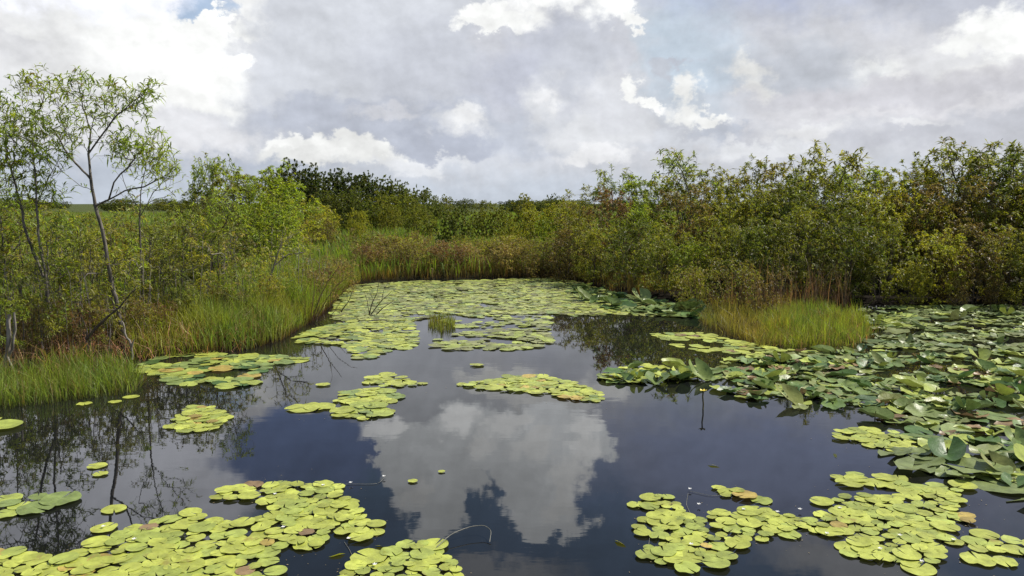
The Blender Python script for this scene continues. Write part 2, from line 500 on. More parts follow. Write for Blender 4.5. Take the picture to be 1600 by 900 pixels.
def leaves(P, Dr, rng, L, Wd, name, mat, droop=.25, bend=True):
    """lance-shaped leaves: P points, Dr directions, L lengths, Wd widths"""
    n = len(P)
    Dr = norm(Dr)
    up = norm(np.stack([rng.normal(0, .55, n), rng.normal(0, .55, n), np.ones(n)], 1))
    S = norm(np.cross(Dr, up)); Nn = np.cross(S, Dr)
    L = L[:, None]; Wd = Wd[:, None]
    if bend:
        V = np.stack([P, P + Dr * L * .35 + S * Wd * .5 + Nn * L * .04, P + Dr * L * .35 - S * Wd * .5 + Nn * L * .04,
                      P + Dr * L * .72 + S * Wd * .38 - np.array((0, 0, 1)) * L * droop * .3, P + Dr * L * .72 - S * Wd * .38 - np.array((0, 0, 1)) * L * droop * .3,
                      P + Dr * L - np.array((0, 0, 1)) * L * droop], 1)
        b = np.arange(n)[:, None] * 6
        Fc = np.concatenate([b + [[0, 1, 2]], b + [[2, 1, 3]], b + [[2, 3, 4]], b + [[4, 3, 5]]], 1).reshape(-1)
        return mesh_from(name, V, Fc, np.full(n * 4, 3), mat)
    V = np.stack([P, P + Dr * L * .45 + S * Wd * .5, P + Dr * L - np.array((0, 0, 1)) * L * droop, P + Dr * L * .45 - S * Wd * .5], 1)
    Fc = np.arange(n * 4)
    return mesh_from(name, V, Fc, np.full(n, 4), mat)


def tubes(chains, name, mat):
    """chains: list of (points (k,3), radii (k,))"""
    V = []; Fc = []; base = 0
    for pts, rad in chains:
        k = len(pts)
        if k < 2: continue
        rm = rad.max()
        s = 8 if rm > .03 else (6 if rm > .012 else (4 if rm > .005 else 3))
        t = np.empty_like(pts); t[1:-1] = pts[2:] - pts[:-2]; t[0] = pts[1] - pts[0]; t[-1] = pts[-1] - pts[-2]
        t = norm(t)
        a = np.cross(t, np.array((.31, .9, .17))); a = norm(a); b = np.cross(t, a)
        an = np.arange(s) / s * 2 * math.pi
        ring = pts[:, None] + rad[:, None, None] * (np.cos(an)[None, :, None] * a[:, None] + np.sin(an)[None, :, None] * b[:, None])
        V.append(ring.reshape(-1, 3))
        i = np.arange(k - 1)[:, None] * s; j = np.arange(s)[None]
        j2 = (j + 1) % s
        q = np.stack([i + j, i + j2, i + s + j2, i + s + j], -1).reshape(-1, 4) + base
        Fc.append(q); base += k * s
    V = np.concatenate(V); Fc = np.concatenate(Fc)
    return mesh_from(name, V, Fc, np.full(len(Fc), 4), mat, smooth=True)


def grow(roots, att, rng, seg=.12, jit=.02, above=1.5, curve=.45):
    """roots: main limbs (parent limb first); each attractor is joined to the nearest node by a curved twig"""
    P = []; par = []
    for rt in roots:
        rt = np.asarray(rt, float)
        if len(P):
            d = np.linalg.norm(np.array(P) - rt[0], axis=1); j = int(d.argmin())
            if d[j] > .25: j = -1
        else: j = -1
        pts = [rt[0]]
        for k in range(len(rt) - 1):
            n = max(1, int(np.linalg.norm(rt[k + 1] - rt[k]) / seg))
            for q in range(1, n + 1): pts.append(rt[k] + (rt[k + 1] - rt[k]) * q / n + (rng.normal(0, jit * .5, 3) if q < n else 0))
        st = 0 if j == -1 else 1
        last = j
        for p in pts[st:]:
            P.append(np.array(p)); par.append(last); last = len(P) - 1
    cap = len(P) + 60 * len(att) + 10
    A = np.zeros((cap, 3)); n = len(P); A[:n] = P
    par = list(par)
    att = np.asarray(att)
    nearest = np.array([np.linalg.norm(A[:n] - a, axis=1).min() for a in att])
    for a in att[np.argsort(nearest)]:
        d = np.linalg.norm(A[:n] - a, axis=1) + np.maximum(A[:n, 2] - a[2] + .05, 0) * above
        j = int(d.argmin()); p0 = A[j]; dist = np.linalg.norm(a - p0)
        if dist < .02: continue
        pd = A[j] - A[par[j]] if par[j] >= 0 else np.array((0, 0, 1.))
        pd = pd / (np.linalg.norm(pd) + 1e-9)
        c = p0 + pd * dist * curve
        m = min(50, max(2, int(dist / seg)))
        last = j
        for q in range(1, m + 1):
            u = q / m
            x = (1 - u) ** 2 * p0 + 2 * u * (1 - u) * c + u * u * a
            if q < m: x = x + rng.normal(0, jit, 3)
            A[n] = x; par.append(last); last = n; n += 1
    return A[:n], np.array(par)


def radii(P, par, tip, ex=2.3):
    n = len(P); acc = np.zeros(n); kids = [[] for _ in range(n)]
    for i in range(n):
        if par[i] >= 0: kids[par[i]].append(i)
    order = []; st = [i for i in range(n) if par[i] < 0]
    while st:
        i = st.pop(); order.append(i); st.extend(kids[i])
    r = np.full(n, tip)
    for i in reversed(order):
        if kids[i]:
            r[i] = sum(r[k] ** ex for k in kids[i]) ** (1 / ex)
            if len(kids[i]) == 1: r[i] *= 1.012
    return r, kids


def chains_of(P, par, r, kids):
    out = []
    st = [(i, None) for i in range(len(P)) if par[i] < 0]
    while st:
        i, p = st.pop()
        pts = []; rad = []
        if p is not None: pts.append(P[p]); rad.append(min(r[i] * 1.15, r[p]))
        while True:
            pts.append(P[i]); rad.append(r[i])
            if not kids[i]: break
            ks = sorted(kids[i], key=lambda k: -r[k])
            for k in ks[1:]: st.append((k, i))
            i = ks[0]
        out.append((np.array(pts), np.array(rad)))
    return out


def leaf_points(P, par, r, rng, thr, per_m, spread=.9, upb=.1, tuft=4):
    idx = [i for i in range(len(P)) if par[i] >= 0 and r[i] < thr]
    idx = np.array(idx); A = P[par[idx]]; B = P[idx]
    ln = np.linalg.norm(B - A, axis=1)
    cnt = rng.poisson(ln * per_m)
    has = np.zeros(len(P), bool); has[par[par >= 0]] = True
    cnt = cnt + np.where(has[idx], 0, tuft)
    rep = np.repeat(np.arange(len(idx)), cnt)
    u = rng.random(len(rep))[:, None]
    pos = A[rep] * (1 - u) + B[rep] * u
    t = norm(B - A)[rep]
    d = t * .7 + rng.normal(0, spread, (len(rep), 3)) * .75
    d[:, 2] += upb
    return pos, d


# ------------------------------------------------------------------ the pond outline and ground
SHORE_PX = [(-560, 720), (-330, 640), (-120, 602), (0, 596), (60, 585), (130, 575), (205, 562), (300, 553), (380, 546), (430, 532), (462, 512), (492, 495), (515, 474), (530, 455),
            (558, 441), (640, 437), (760, 435), (860, 431), (905, 439), (955, 452), (1010, 464), (1070, 472), (1200, 476), (1340, 477), (1480, 476), (1600, 478), (1760, 486), (2000, 500), (2300, 530)]
SHORE = np.array([ground(*p) for p in SHORE_PX])
POND = np.concatenate([SHORE, [(26, 4), (30, -20), (-30, -20), (-16, 3)]])


def inside(poly, X, Y):
    res = np.zeros(X.shape, bool); n = len(poly); j = n - 1
    for i in range(n):
        xi, yi = poly[i]; xj, yj = poly[j]
        c = ((yi > Y) != (yj > Y)) & (X < (xj - xi) * (Y - yi) / (yj - yi + 1e-12) + xi)
        res ^= c; j = i
    return res


def edge_dist(poly, X, Y):
    d = np.full(X.shape, 1e9); n = len(poly)
    for i in range(n):
        a = poly[i]; b = poly[(i + 1) % n]; ab = b - a; L2 = (ab ** 2).sum()
        t = np.clip(((X - a[0]) * ab[0] + (Y - a[1]) * ab[1]) / L2, 0, 1)
        d = np.minimum(d, np.hypot(X - a[0] - t * ab[0], Y - a[1] - t * ab[1]))
    return d


def waves(X, Y):
    return (np.sin(X * 1.7 + 1.3 * np.sin(Y * .9)) * np.sin(Y * 1.3 + 1.1 * np.sin(X * .7)))


def land_z(X, Y):
    d = edge_dist(POND, X, Y) + .18 * waves(X * 1.9, Y * 2.3)
    sd = np.where(inside(POND, X, Y), -d, d)
    z = np.clip(sd * .35, -.5, .05) + np.where(sd > .3, .04 * (1 + waves(X, Y)), 0)
    return z


def axis(lo, hi, st, far, g=1.22):
    a = list(np.arange(lo, hi + 1e-6, st)); s = st
    x = a[-1]
    while x < far: s *= g; x += s; a.append(x)
    s = st; x = a[0]; b = []
    while x > -far: s *= g; x -= s; b.append(x)
    return np.array(b[::-1] + a)


gx = axis(-22, 24, .22, 5000); gy = axis(-4, 30, .22, 5000)
X, Y = np.meshgrid(gx, gy)
Z = land_z(X, Y)
nx, ny = len(gx), len(gy)
I = (np.arange(ny - 1)[:, None] * nx + np.arange(nx - 1)[None]).reshape(-1)
Fq = np.stack([I, I + 1, I + nx + 1, I + nx], 1)
g = link('ground', mesh_from('ground', np.stack([X, Y, Z], -1), Fq, np.full(len(Fq), 4), ground_mat(), smooth=True))
tag(g, 'dark peaty marsh ground around the pond', 'ground', kind='structure')
w = link('water', mesh_from('water', [(-5000, -5000, 0), (5000, -5000, 0), (5000, 5000, 0), (-5000, 5000, 0)], [0, 1, 2, 3], [4], water_mat()))
tag(w, 'dark still pond water mirroring the clouds', 'water', kind='structure')


def land_z1(x, y):
    return float(land_z(np.array([x]), np.array([y]))[0])


# ------------------------------------------------------------------ shrub prototypes
def col(name):
    return dict(G=(.165, .190, .036), D=(.105, .135, .030), Y=(.290, .310, .050), B=(.175, .155, .05), R=(.180, .120, .062),
                O=(.210, .225, .045), L=(.210, .280, .045), K=(.060, .085, .026), T=(.33, .29, .11), S=(.18, .23, .07))[name]


PROTO = {}


def shrub_proto(key, seed, h, rx, nstem, natt, leafL, leafW, per_m, mat, bark, tip=.0022, low=.05, shape='dome', spread=.9, droop=.3, thr=.006, tuft=5, seg=.13, jit=.010):
    rng = np.random.default_rng(seed)
    roots = []
    for i in range(nstem):
        a = rng.random() * 6.283; r0 = rng.random() * rx * .28
        top = np.array((math.cos(a) * rx * rng.uniform(.15, .7), math.sin(a) * rx * rng.uniform(.15, .7), h * rng.uniform(.6, .92)))
        b = np.array((math.cos(a) * r0, math.sin(a) * r0, -.12))
        mid = b * .5 + top * .5 + rng.normal(0, rx * .1, 3) + np.array((0, 0, h * .06)); mid[:2] = b[:2] + (top[:2] - b[:2]) * .3 + rng.normal(0, rx * .07, 2)
        roots.append([b, mid, top])
    att = []
    cents = []
    while len(cents) < natt // 14 + 6:
        p = rng.uniform(-1, 1, 3); p[2] = rng.random() ** .85
        rr = math.hypot(p[0], p[1])
        if shape == 'dome':
            lim = math.sqrt(max(0, 1 - max(0, (p[2] - .35) / .65) ** 2)) * (.72 + .28 * min(1, p[2] / .35))
        elif shape == 'spire':
            lim = (1 - p[2]) ** .7 * .9 + .12
        else:
            lim = .95
        lim *= 1 + .22 * math.sin(3 * math.atan2(p[1], p[0]) + seed) * (p[2] + .3)
        if rr > lim or p[2] < low: continue
        if rr < lim * .45 and p[2] < .7 and rng.random() < .7: continue
        cents.append((p[0] * rx * .9, p[1] * rx * .9, p[2] * h * .93, rng.uniform(.13, .24) * rx))
    while len(att) < natt:
        c = cents[int(rng.integers(len(cents)))]
        v = rng.normal(0, 1, 3); v /= np.linalg.norm(v); v *= rng.random() ** .45
        q = np.array(c[:3]) + v * c[3] * 1.5 * [1, 1, 1.1]
        if q[2] < low * h: continue
        att.append(q)
    P, par = grow(roots, att, rng, seg=seg, jit=jit * h)
    r, kids = radii(P, par, tip)
    lp, ld = leaf_points(P, par, r, rng, thr, per_m, spread, tuft=tuft)
    n = len(lp)
    me_s = tubes(chains_of(P, par, r, kids), 'stems', bark)
    me_l = leaves(lp, ld, rng, leafL * rng.uniform(.6, 1.25, n), leafW * rng.uniform(.7, 1.2, n), 'foliage', mat, droop, bend=False)
    PROTO[key] = (me_s, me_l, h, rx)
    return n


counts = {}
# bushy, leafy down to the water
for i in range(5):
    counts['W%d' % i] = shrub_proto('W%d' % i, 11 + i, 3.0, 1.15, 7, 660, .10, .025, 26, M_LEAF, M_BARK_DARK, low=.03, tuft=17)
for i in range(2):
    counts['M%d' % i] = shrub_proto('M%d' % i, 31 + i, 3.0, 1.1, 7, 620, .095, .025, 26, M_LEAF_RED, M_BARK_DARK, low=.03, tuft=16)
# airy willow shoots with bare lower stems
for i in range(3):
    counts['A%d' % i] = shrub_proto('A%d' % i, 51 + i, 3.0, .8, 5, 190, .12, .024, 22, M_LEAF, M_BARK, low=.38, tuft=11, tip=.0024)
# thin sapling shrubs of the left bank
for i in range(3):
    counts['T%d' % i] = shrub_proto('T%d' % i, 71 + i, 2.2, .62, 7, 210, .085, .018, 24, M_LEAF, M_BARK, low=.16, tuft=9, shape='col')
# low reddish shrubs
for i in range(3):
    counts['R%d' % i] = shrub_proto('R%d' % i, 91 + i, 1.35, .75, 12, 330, .06, .022, 30, M_LEAF_RED, M_STEM_RED, low=.12, tuft=5, shape='col', tip=.0018, seg=.09)
# far trees and bushes: coarser leaves
for i in range(3):
    counts['F%d' % i] = shrub_proto('F%d' % i, 111 + i, 5.0, 2.6, 6, 900, .15, .075, 14, M_FAR, M_BARK_DARK, low=.04, tuft=46, tip=.005, thr=.02, seg=.25)
for i in range(3):
    counts['N%d' % i] = shrub_proto('N%d' % i, 131 + i, 1.9, .38, 3, 34, .08, .018, 6, M_LEAF, M_DEAD, low=.3, tuft=5, shape='col', tip=.0024, seg=.12, jit=.003)
print('leaves per proto', counts)
USED = set()


def shrub(key, x, y, height, wide=1.0, color='G', label='', cat='bush', group=None, name='marsh_shrub', rot=None, z=None):
    me_s, me_l, h, rx = PROTO[key]
    s = height / h
    zz = (max(land_z1(x, y), -.1) - .03) if z is None else z
    e = empty(name, (x, y, zz))
    e.rotation_euler = (0, 0, rot if rot is not None else random.random() * 6.28)
    e.scale = (s * wide, s * wide, s)
    c = col(color) if isinstance(color, str) else color
    k = random.uniform(.88, 1.12)
    c = tuple(v * k for v in c)
    link('stems', me_s, e)
    link('foliage', me_l, e, c)
    tag(e, label, cat, group)
    return e


def shrub_px(key, px, Yd, ytop, wide, color, label, **kw):
    p = column(px, Yd, ytop)
    return shrub(key, p[0], Yd, p[2] * 1.0, wide, color, label, **kw)


# ------------------------------------------------------------------ right-hand thicket: (proto, px, depth, top py, widening, colour, label)
def ordw(n):
    one = ['', 'first', 'second', 'third', 'fourth', 'fifth', 'sixth', 'seventh', 'eighth', 'ninth', 'tenth', 'eleventh', 'twelfth', 'thirteenth', 'fourteenth', 'fifteenth', 'sixteenth', 'seventeenth', 'eighteenth', 'nineteenth', 'twentieth']
    if n <= 20: return one[n]
    tens = {2: 'twenty', 3: 'thirty', 4: 'forty', 5: 'fifty'}[n // 10]
    return tens + '-' + one[n % 10] if n % 10 else tens[:-1] + 'ieth'


GR = 'bushes of the right-hand thicket'
RIGHT = [
    # skyline row
    ('A0', 915, 27, 288, 1.5, 'O', 'thin olive bush tapering to the low left end of the thicket skyline'),
    ('A1', 965, 26, 262, 1.3, 'S', 'airy grey-green bush whose loose twigs rise above a russet patch'),
    ('W0', 1010, 25, 278, 1.3, 'L', 'bright green bush on the skyline left of the tall wispy willow'),
    ('A2', 1075, 24, 226, 1.3, 'S', 'tall wispy willow standing clear above the left half of the thicket'),
    ('W1', 1090, 25, 275, 1.4, 'O', 'olive bush on the skyline at the foot of the wispy willow'),
    ('W2', 1160, 24, 262, 1.3, 'G', 'green bush on the skyline in the dip right of the wispy willow'),
    ('M0', 1215, 23, 258, 1.3, 'O', 'olive-brown bush on the skyline left of the pale twiggy crown'),
    ('A0', 1275, 22, 212, 1.4, 'O', 'tall pale twiggy bush forming the middle peak of the thicket'),
    ('W3', 1285, 23, 245, 1.3, 'G', 'leafy green bush packed under the pale twiggy middle peak'),
    ('A1', 1345, 22, 252, 1.3, 'L', 'fresh green feathery bush just right of the middle peak'),
    ('W4', 1370, 22, 262, 1.3, 'Y', 'yellow-green bush on the skyline between the two peaks'),
    ('W1', 1440, 22, 255, 1.3, 'G', 'green bush on the skyline left of the tall right-hand peak'),
    ('A2', 1515, 21, 206, 1.4, 'G', 'tall feathery bush making the right-hand peak of the thicket'),
    ('W2', 1515, 22, 245, 1.3, 'O', 'olive bush on the skyline beneath the right-hand peak'),
    ('W0', 1590, 20, 228, 1.3, 'D', 'dark green bush on the skyline at the right edge of the picture'),
    ('A0', 1600, 21, 206, 1.4, 'G', 'loose leafy bush topping the skyline at the far right edge'),
    ('W3', 1680, 20, 225, 1.3, 'D', 'dark bush just past the right edge of the picture'),
    # middle row
    ('M1', 905, 24.2, 318, 1.2, 'O', 'low olive bush at the left end of the thicket behind the brown scrub'),
    ('M0', 965, 23, 296, 1.0, 'R', 'russet-leaved bush standing out among green near the thicket left end'),
    ('W4', 1005, 22.3, 305, 1.2, 'L', 'bright green bush in the middle tier right of the russet one'),
    ('M1', 1070, 21.5, 290, 1.25, 'B', 'brown-tinged bush in the middle tier below the wispy willow'),
    ('W0', 1130, 21, 298, 1.2, 'O', 'olive bush in the middle tier below the skyline dip'),
    ('W1', 1195, 20.5, 288, 1.25, 'G', 'mid green bush in the middle tier behind the dead reed stalks'),
    ('W2', 1262, 20, 275, 1.25, 'D', 'deep green bush in the middle tier under the middle peak'),
    ('W3', 1335, 20, 285, 1.25, 'G', 'rich green bush in the middle tier above the grassy islet right end'),
    ('W4', 1400, 19.8, 278, 1.1, 'Y', 'brightest yellow-green bush of the middle tier'),
    ('M0', 1460, 19.6, 282, 1.2, 'B', 'brown mottled bush in the middle tier right of the yellow-green one'),
    ('M1', 1530, 19.3, 275, 1.2, 'B', 'russet-brown bush in the middle tier below the right-hand peak'),
    ('W0', 1600, 18.8, 275, 1.2, 'G', 'green bush in the middle tier at the right picture edge'),
    ('W1', 1690, 18.5, 270, 1.3, 'D', 'dark bush of the middle tier just past the right edge'),
    # front tier at the water
    ('M0', 885, 23.5, 352, 1.2, 'B', 'olive-brown bush where brown scrub meets the thicket'),
    ('W3', 935, 22, 342, 1.2, 'O', 'olive bush at the water edge at the left foot of the thicket'),
    ('W1', 985, 20.6, 345, 1.1, 'D', 'dark green bush hanging over shaded pads at the thicket foot'),
    ('W2', 1040, 19.4, 350, 1.2, 'G', 'green bush over the deepest shade left of the grassy islet'),
    ('W4', 1085, 18.8, 372, 1.0, 'L', 'light green bush at the water edge behind the islet left end'),
    ('W0', 1135, 18.8, 345, 1.2, 'G', 'green waterside bush behind the dead grass of the islet'),
    ('W3', 1190, 18.6, 335, 1.2, 'D', 'dark waterside bush with bare stems showing behind the islet'),
    ('W1', 1255, 18.5, 325, 1.2, 'G', 'green waterside bush right behind the reed stalks of the islet'),
    ('W2', 1325, 18.4, 325, 1.2, 'D', 'dark waterside bush right of the islet reed stalks'),
    ('W0', 1385, 18.2, 335, 1.1, 'G', 'green waterside bush left of the low pale yellow one'),
    ('W4', 1425, 17.7, 405, .9, 'Y', 'small rounded pale yellow-green bush at the foot of the thicket'),
    ('W3', 1470, 18.1, 345, 1.1, 'Y', 'yellow-green waterside bush right of the small rounded one'),
    ('M1', 1520, 18, 340, 1.15, 'B', 'brownish waterside bush second from the right picture edge'),
    ('W2', 1575, 17.8, 350, 1.1, 'O', 'olive waterside bush against the right picture edge'),
    ('W1', 1650, 17.6, 330, 1.2, 'D', 'dark waterside bush just beyond the right edge'),
    ('M0', 1500, 17.6, 420, .8, 'T', 'small tan bush low over the water near the right edge'),
    ('M1', 1560, 17.4, 425, .8, 'B', 'small brown bush low over the water beside the right edge'),
]
for i_, (k, px, Yd, yt, wd, c, lb) in enumerate(RIGHT):
    if i_ >= 30: Yd -= .8
    yt -= 18 if i_ < 17 else 8
    wd *= .92
    shrub_px(k, px, Yd, yt, wd, c, lb, group=GR, name='thicket_bush')

# ------------------------------------------------------------------ far shore: low reddish scrub, one label per stretch
xs = np.linspace(548, 915, 26)
for i, px in enumerate(xs):
    Yd = 23.4 + random.uniform(0, 1.0) - (0 if px < 860 else .3)
    c = random.choice(['R', 'O', 'B', 'R', 'T', 'O', 'B'])
    third = 'left' if px < 670 else ('middle' if px < 790 else 'right')
    shrub_px('R%d' % (i % 3), px, Yd, 384 + random.uniform(-10, 16) + (6 if px < 640 else 0), 1.3, c,
             'low russet scrub bush, %s from the left in the front row of the far shore' % ordw(i + 1), group='russet scrub bushes of the far shore, front row', name='scrub_bush')
for i, px in enumerate(sorted(random.uniform(570, 930) for _ in range(22))):
    Yd = random.uniform(24.8, 28)
    shrub_px('R%d' % (i % 3), px, Yd, 370 + random.uniform(-8, 10), 1.4, random.choice(['Y', 'B', 'O', 'L', 'Y']),
             'brown-green scrub bush, %s from the left in the second row of the far shore' % ordw(i + 1), group='scrub bushes of the far shore, second row', name='scrub_bush')

# green mounds behind the far shore
MID = [
    ('F0', 660, 44, 322, 1.0, 'G', 'rounded green bush clump right of the marsh meadow'),
    ('F1', 715, 38, 318, .9, 'D', 'dark green mound of bushes straight behind the far shore'),
    ('F2', 765, 40, 318, .9, 'G', 'green mound right beside the dark one behind the far shore'),
    ('F0', 815, 42, 305, .8, 'O', 'olive bush mound on the horizon right of centre'),
    ('F1', 835, 34, 322, .8, 'Y', 'yellow-green mound behind the right part of the far shore'),
    ('F2', 880, 33, 310, .8, 'Y', 'yellow-green mound next to the thicket left end'),
    ('F0', 800, 30, 348, .6, 'Y', 'low yellow-green bush in the meadow right of centre'),
    ('F1', 850, 29, 340, .6, 'L', 'low fresh green bush just behind the right part of the brown scrub'),
    ('F2', 900, 29, 322, .7, 'O', 'olive bush tucked behind the left foot of the thicket'),
    ('F0', 865, 60, 305, .7, 'D', 'small dark bush on the horizon left of the thicket'),
    ('F1', 560, 46, 326, .8, 'Y', 'bright yellow-green bush in front of the dark tree island'),
    ('F2', 500, 42, 318, .8, 'Y', 'yellow-green bush at the left foot of the dark tree island'),
    ('F0', 610, 52, 322, .8, 'O', 'olive bush at the right foot of the dark tree island'),
    ('M0', 460, 36, 335, 1.1, 'R', 'dusky reddish bush standing in the meadow before the tree island'),
    ('M1', 505, 38, 337, 1.3, 'B', 'brown bush beside the dusky reddish one in the meadow'),
    ('F1', 560, 40, 345, .7, 'Y', 'low bright bush at the meadow edge left of centre'),
]
for k, px, Yd, yt, wd, c, lb in MID:
    shrub_px(k, px, Yd, yt, wd, c, lb, group='bush mounds in the marsh behind the far shore', name='bush_mound')

# the dark tree island and the brighter bushes left of it
ISLE = [
    ('F0', 448, 58, 250, .8, 'K', 'tallest flat-topped dark tree at the left end of the tree island'),
    ('F1', 472, 60, 256, .9, 'K', 'second dark tree from the left of the tree island'),
    ('F2', 500, 61, 264, .9, 'K', 'third dark tree from the left of the tree island'),
    ('F0', 528, 62, 266, .9, 'K', 'dark round crowned tree left of the middle of the tree island'),
    ('F1', 552, 63, 264, .9, 'K', 'dark tree in the middle of the tree island'),
    ('F2', 576, 65, 270, .9, 'K', 'dark tree just right of the tree island middle'),
    ('F0', 600, 66, 277, .9, 'D', 'dark green tree right of the middle of the tree island'),
    ('F1', 624, 70, 285, .9, 'D', 'green tree where the tree island starts to slope down'),
    ('F2', 648, 74, 291, .9, 'D', 'smaller green tree on the falling right slope of the tree island'),
    ('F0', 670, 80, 298, .9, 'D', 'low green tree low on the right slope of the tree island'),
    ('F1', 692, 86, 304, .9, 'G', 'lowest tree at the right tip of the tree island'),
    ('F2', 520, 50, 292, .9, 'D', 'dark bush under the left half of the tree island'),
    ('F0', 560, 52, 294, .9, 'D', 'dark bush under the middle of the tree island'),
    ('F1', 600, 54, 300, .9, 'G', 'green bush under the right part of the tree island'),
    ('F0', 640, 58, 306, .9, 'G', 'green bush under the right slope of the tree island'),
]
for k, px, Yd, yt, wd, c, lb in ISLE:
    shrub_px(k, px, Yd, yt, wd, c, lb, cat='tree', group='trees of the dark tree island', name='island_tree')
LEFTBACK = [
    ('W0', 385, 27, 250, 1.3, 'L', 'tall bright green bush left of the dark tree island'),
    ('W1', 355, 26, 262, 1.2, 'G', 'green bush under the bare-stemmed willow left of the tree island'),
    ('W2', 420, 28, 252, 1.3, 'L', 'bright green bush touching the dark tree island on its left'),
    ('W3', 455, 34, 292, 1.3, 'Y', 'yellow-green bush sloping down below the dark tree island'),
    ('W4', 410, 24, 290, 1.2, 'L', 'light green bush in front of the tall bright pair'),
    ('M0', 345, 22, 300, 1.2, 'D', 'dark bush below the bare-stemmed willow'),
    ('W1', 300, 24, 308, 1.2, 'G', 'green bush on the horizon right of the tall left willow'),
    ('A0', 345, 25, 216, .9, 'L', 'slender willow with open twigs left of the bright bushes'),
    ('A2', 318, 25.5, 228, .7, 'L', 'thin pale-stemmed willow furthest left of the pair before the clouds'),
    ('W2', 500, 40, 318, 1.2, 'Y', 'yellowish bush in front of the tree island foot'),
]
for k, px, Yd, yt, wd, c, lb in LEFTBACK:
    shrub_px(k, px, Yd, yt, wd, c, lb, group='bushes behind the left bank', name='bank_bush')

far_px = sorted([random.uniform(-60, 330) for _ in range(20)] + [random.uniform(690, 930) for _ in range(16)] + [random.uniform(930, 1660) for _ in range(16)])
for i, px in enumerate(far_px):
    shrub_px('F%d' % (i % 3), px, random.uniform(150, 330), random.uniform(309, 314), 2.4, random.choice(['D', 'K', 'D', 'G']),
             'small dark tree on the far horizon, %s from the left' % ordw(i + 1), cat='tree', group='trees on the far horizon', name='horizon_tree')

# ------------------------------------------------------------------ left bank shrubs
LB = [
    # px, depth, top, proto, wide, color, label
    ('T0', -40, 11.5, 330, 1.2, 'O'), ('T1', 10, 12.5, 318, 1.2, 'O'), ('T2', 40, 11.0, 345, 1.2, 'L'), ('T0', 85, 13, 322, 1.2, 'S'), ('T1', 120, 11.6, 345, 1.1, 'O'),
    ('T2', 150, 13.5, 330, 1.3, 'O'), ('T0', 185, 12, 350, 1.1, 'L'), ('T1', 225, 13.2, 335, 1.2, 'G'), ('T2', 262, 13, 340, 1.1, 'O'),
    ('M0', 285, 15.5, 340, .8, 'D'), ('T1', 325, 14, 345, 1.1, 'G'), ('T0', 350, 16, 330, 1.2, 'L'), ('T2', 380, 15, 400, 1.1, 'L'),
    ('T0', 415, 17.5, 392, 1.2, 'Y'), ('T1', 450, 17, 415, 1.1, 'Y'), ('T2', 480, 18.5, 400, 1.1, 'O'), ('T0', 515, 20, 398, 1.1, 'B'),
    ('R0', 498, 17.2, 412, 1.0, 'R'), ('R1', 530, 20.5, 402, 1.1, 'B'),
    ('W1', 20, 17, 322, 1.0, 'O'), ('W2', 110, 18, 325, 1.1, 'O'), ('W3', 190, 19, 325, 1.1, 'B'), ('W4', 250, 18, 330, 1.0, 'G'), ('W0', 320, 19.5, 318, 1.0, 'G'),
    ('M1', -60, 16, 315, 1.0, 'B'), ('T1', -110, 12, 310, 1.3, 'O'), ('W0', -130, 15, 300, 1.1, 'G'),
    ('T2', 60, 10.6, 420, 1.0, 'G'), ('T0', 0, 10.2, 430, 1.0, 'L'), ('T1', 215, 11.9, 430, .9, 'O'), ('T2', 290, 12.9, 425, .9, 'S'), ('T1', 160, 11.1, 440, .9, 'O'),
    ('T0', 345, 13.7, 420, .9, 'L'), ('T2', 100, 14.8, 335, 1.2, 'G'), ('T1', 395, 19, 385, 1.2, 'Y'), ('T0', 240, 15.5, 322, 1.1, 'S'),
    ('R2', 35, 10.6, 470, .9, 'B'), ('R0', 120, 11.0, 480, .9, 'R'), ('R1', 200, 11.6, 470, .9, 'B'), ('R2', 255, 12.3, 470, .9, 'R'),
]
LB_LABELS = [
    'olive sapling shrub half cut off by the left picture edge', 'tall olive shrub against the horizon at the far left', 'fresh green shoots between the two leftmost tall trunks',
    'grey-green shrub between the two tall left trees', 'shorter olive shrub left of the leaning tall trunk', 'wide olive shrub right behind the tall forked tree',
    'light green shrub at the foot of the tall forked tree', 'green shrub right of the tall forked tree', 'olive shrub beside the dense dark one on the left bank',
    'dense dark green bush in the middle of the left bank', 'green shrub right of the dense dark bush', 'light green shrub below the bare-stemmed willow',
    'fresh green shrub behind the reedy edge left of the leaning stem', 'yellow-green shrub behind the leaning pale stem', 'low yellow-green shrub at the bank corner',
    'olive shrub at the tip of the left bank', 'brownish shrub at the corner where the far shore starts', 'small reddish shrub above the fan of bare stems',
    'russet shrub where left bank and far shore meet', 'rounded olive bush at the back of the far left', 'rounded olive bush at the back between the two tall left trees',
    'brownish rounded bush at the back right of the forked tree', 'green rounded bush at the back behind the thin crowned tree', 'green bush at the back on the horizon before the willow pair',
    'brown bush outside the left picture edge', 'olive shrub outside the left picture edge', 'green bush beyond the left picture edge',
    'low green shoots behind the bright grass clump', 'low light green shoots above the gnarled pale stump', 'knee-high olive shoots above the grey dead snag',
    'low grey-green shoots behind the left bank pads', 'low olive shoots behind the right end of the bright grass clump', 'low light shoots above the reedy edge',
    'green shrub behind the trunk of the leftmost tall tree', 'yellow-green shrub at the back before the meadow', 'pale green shrub beneath the thin crowned tree',
    'low brown tangle right of the gnarled pale stump', 'low reddish tangle behind the bright grass clump', 'low brown tangle around the grey dead snag', 'low reddish tangle above the left bank pads',
]
for (k, px, Yd, yt, wd, c), lb in zip(LB, LB_LABELS):
    shrub_px(k, px, Yd, yt, wd, c, lb, group='shrubs of the left bank', name='bank_shrub')


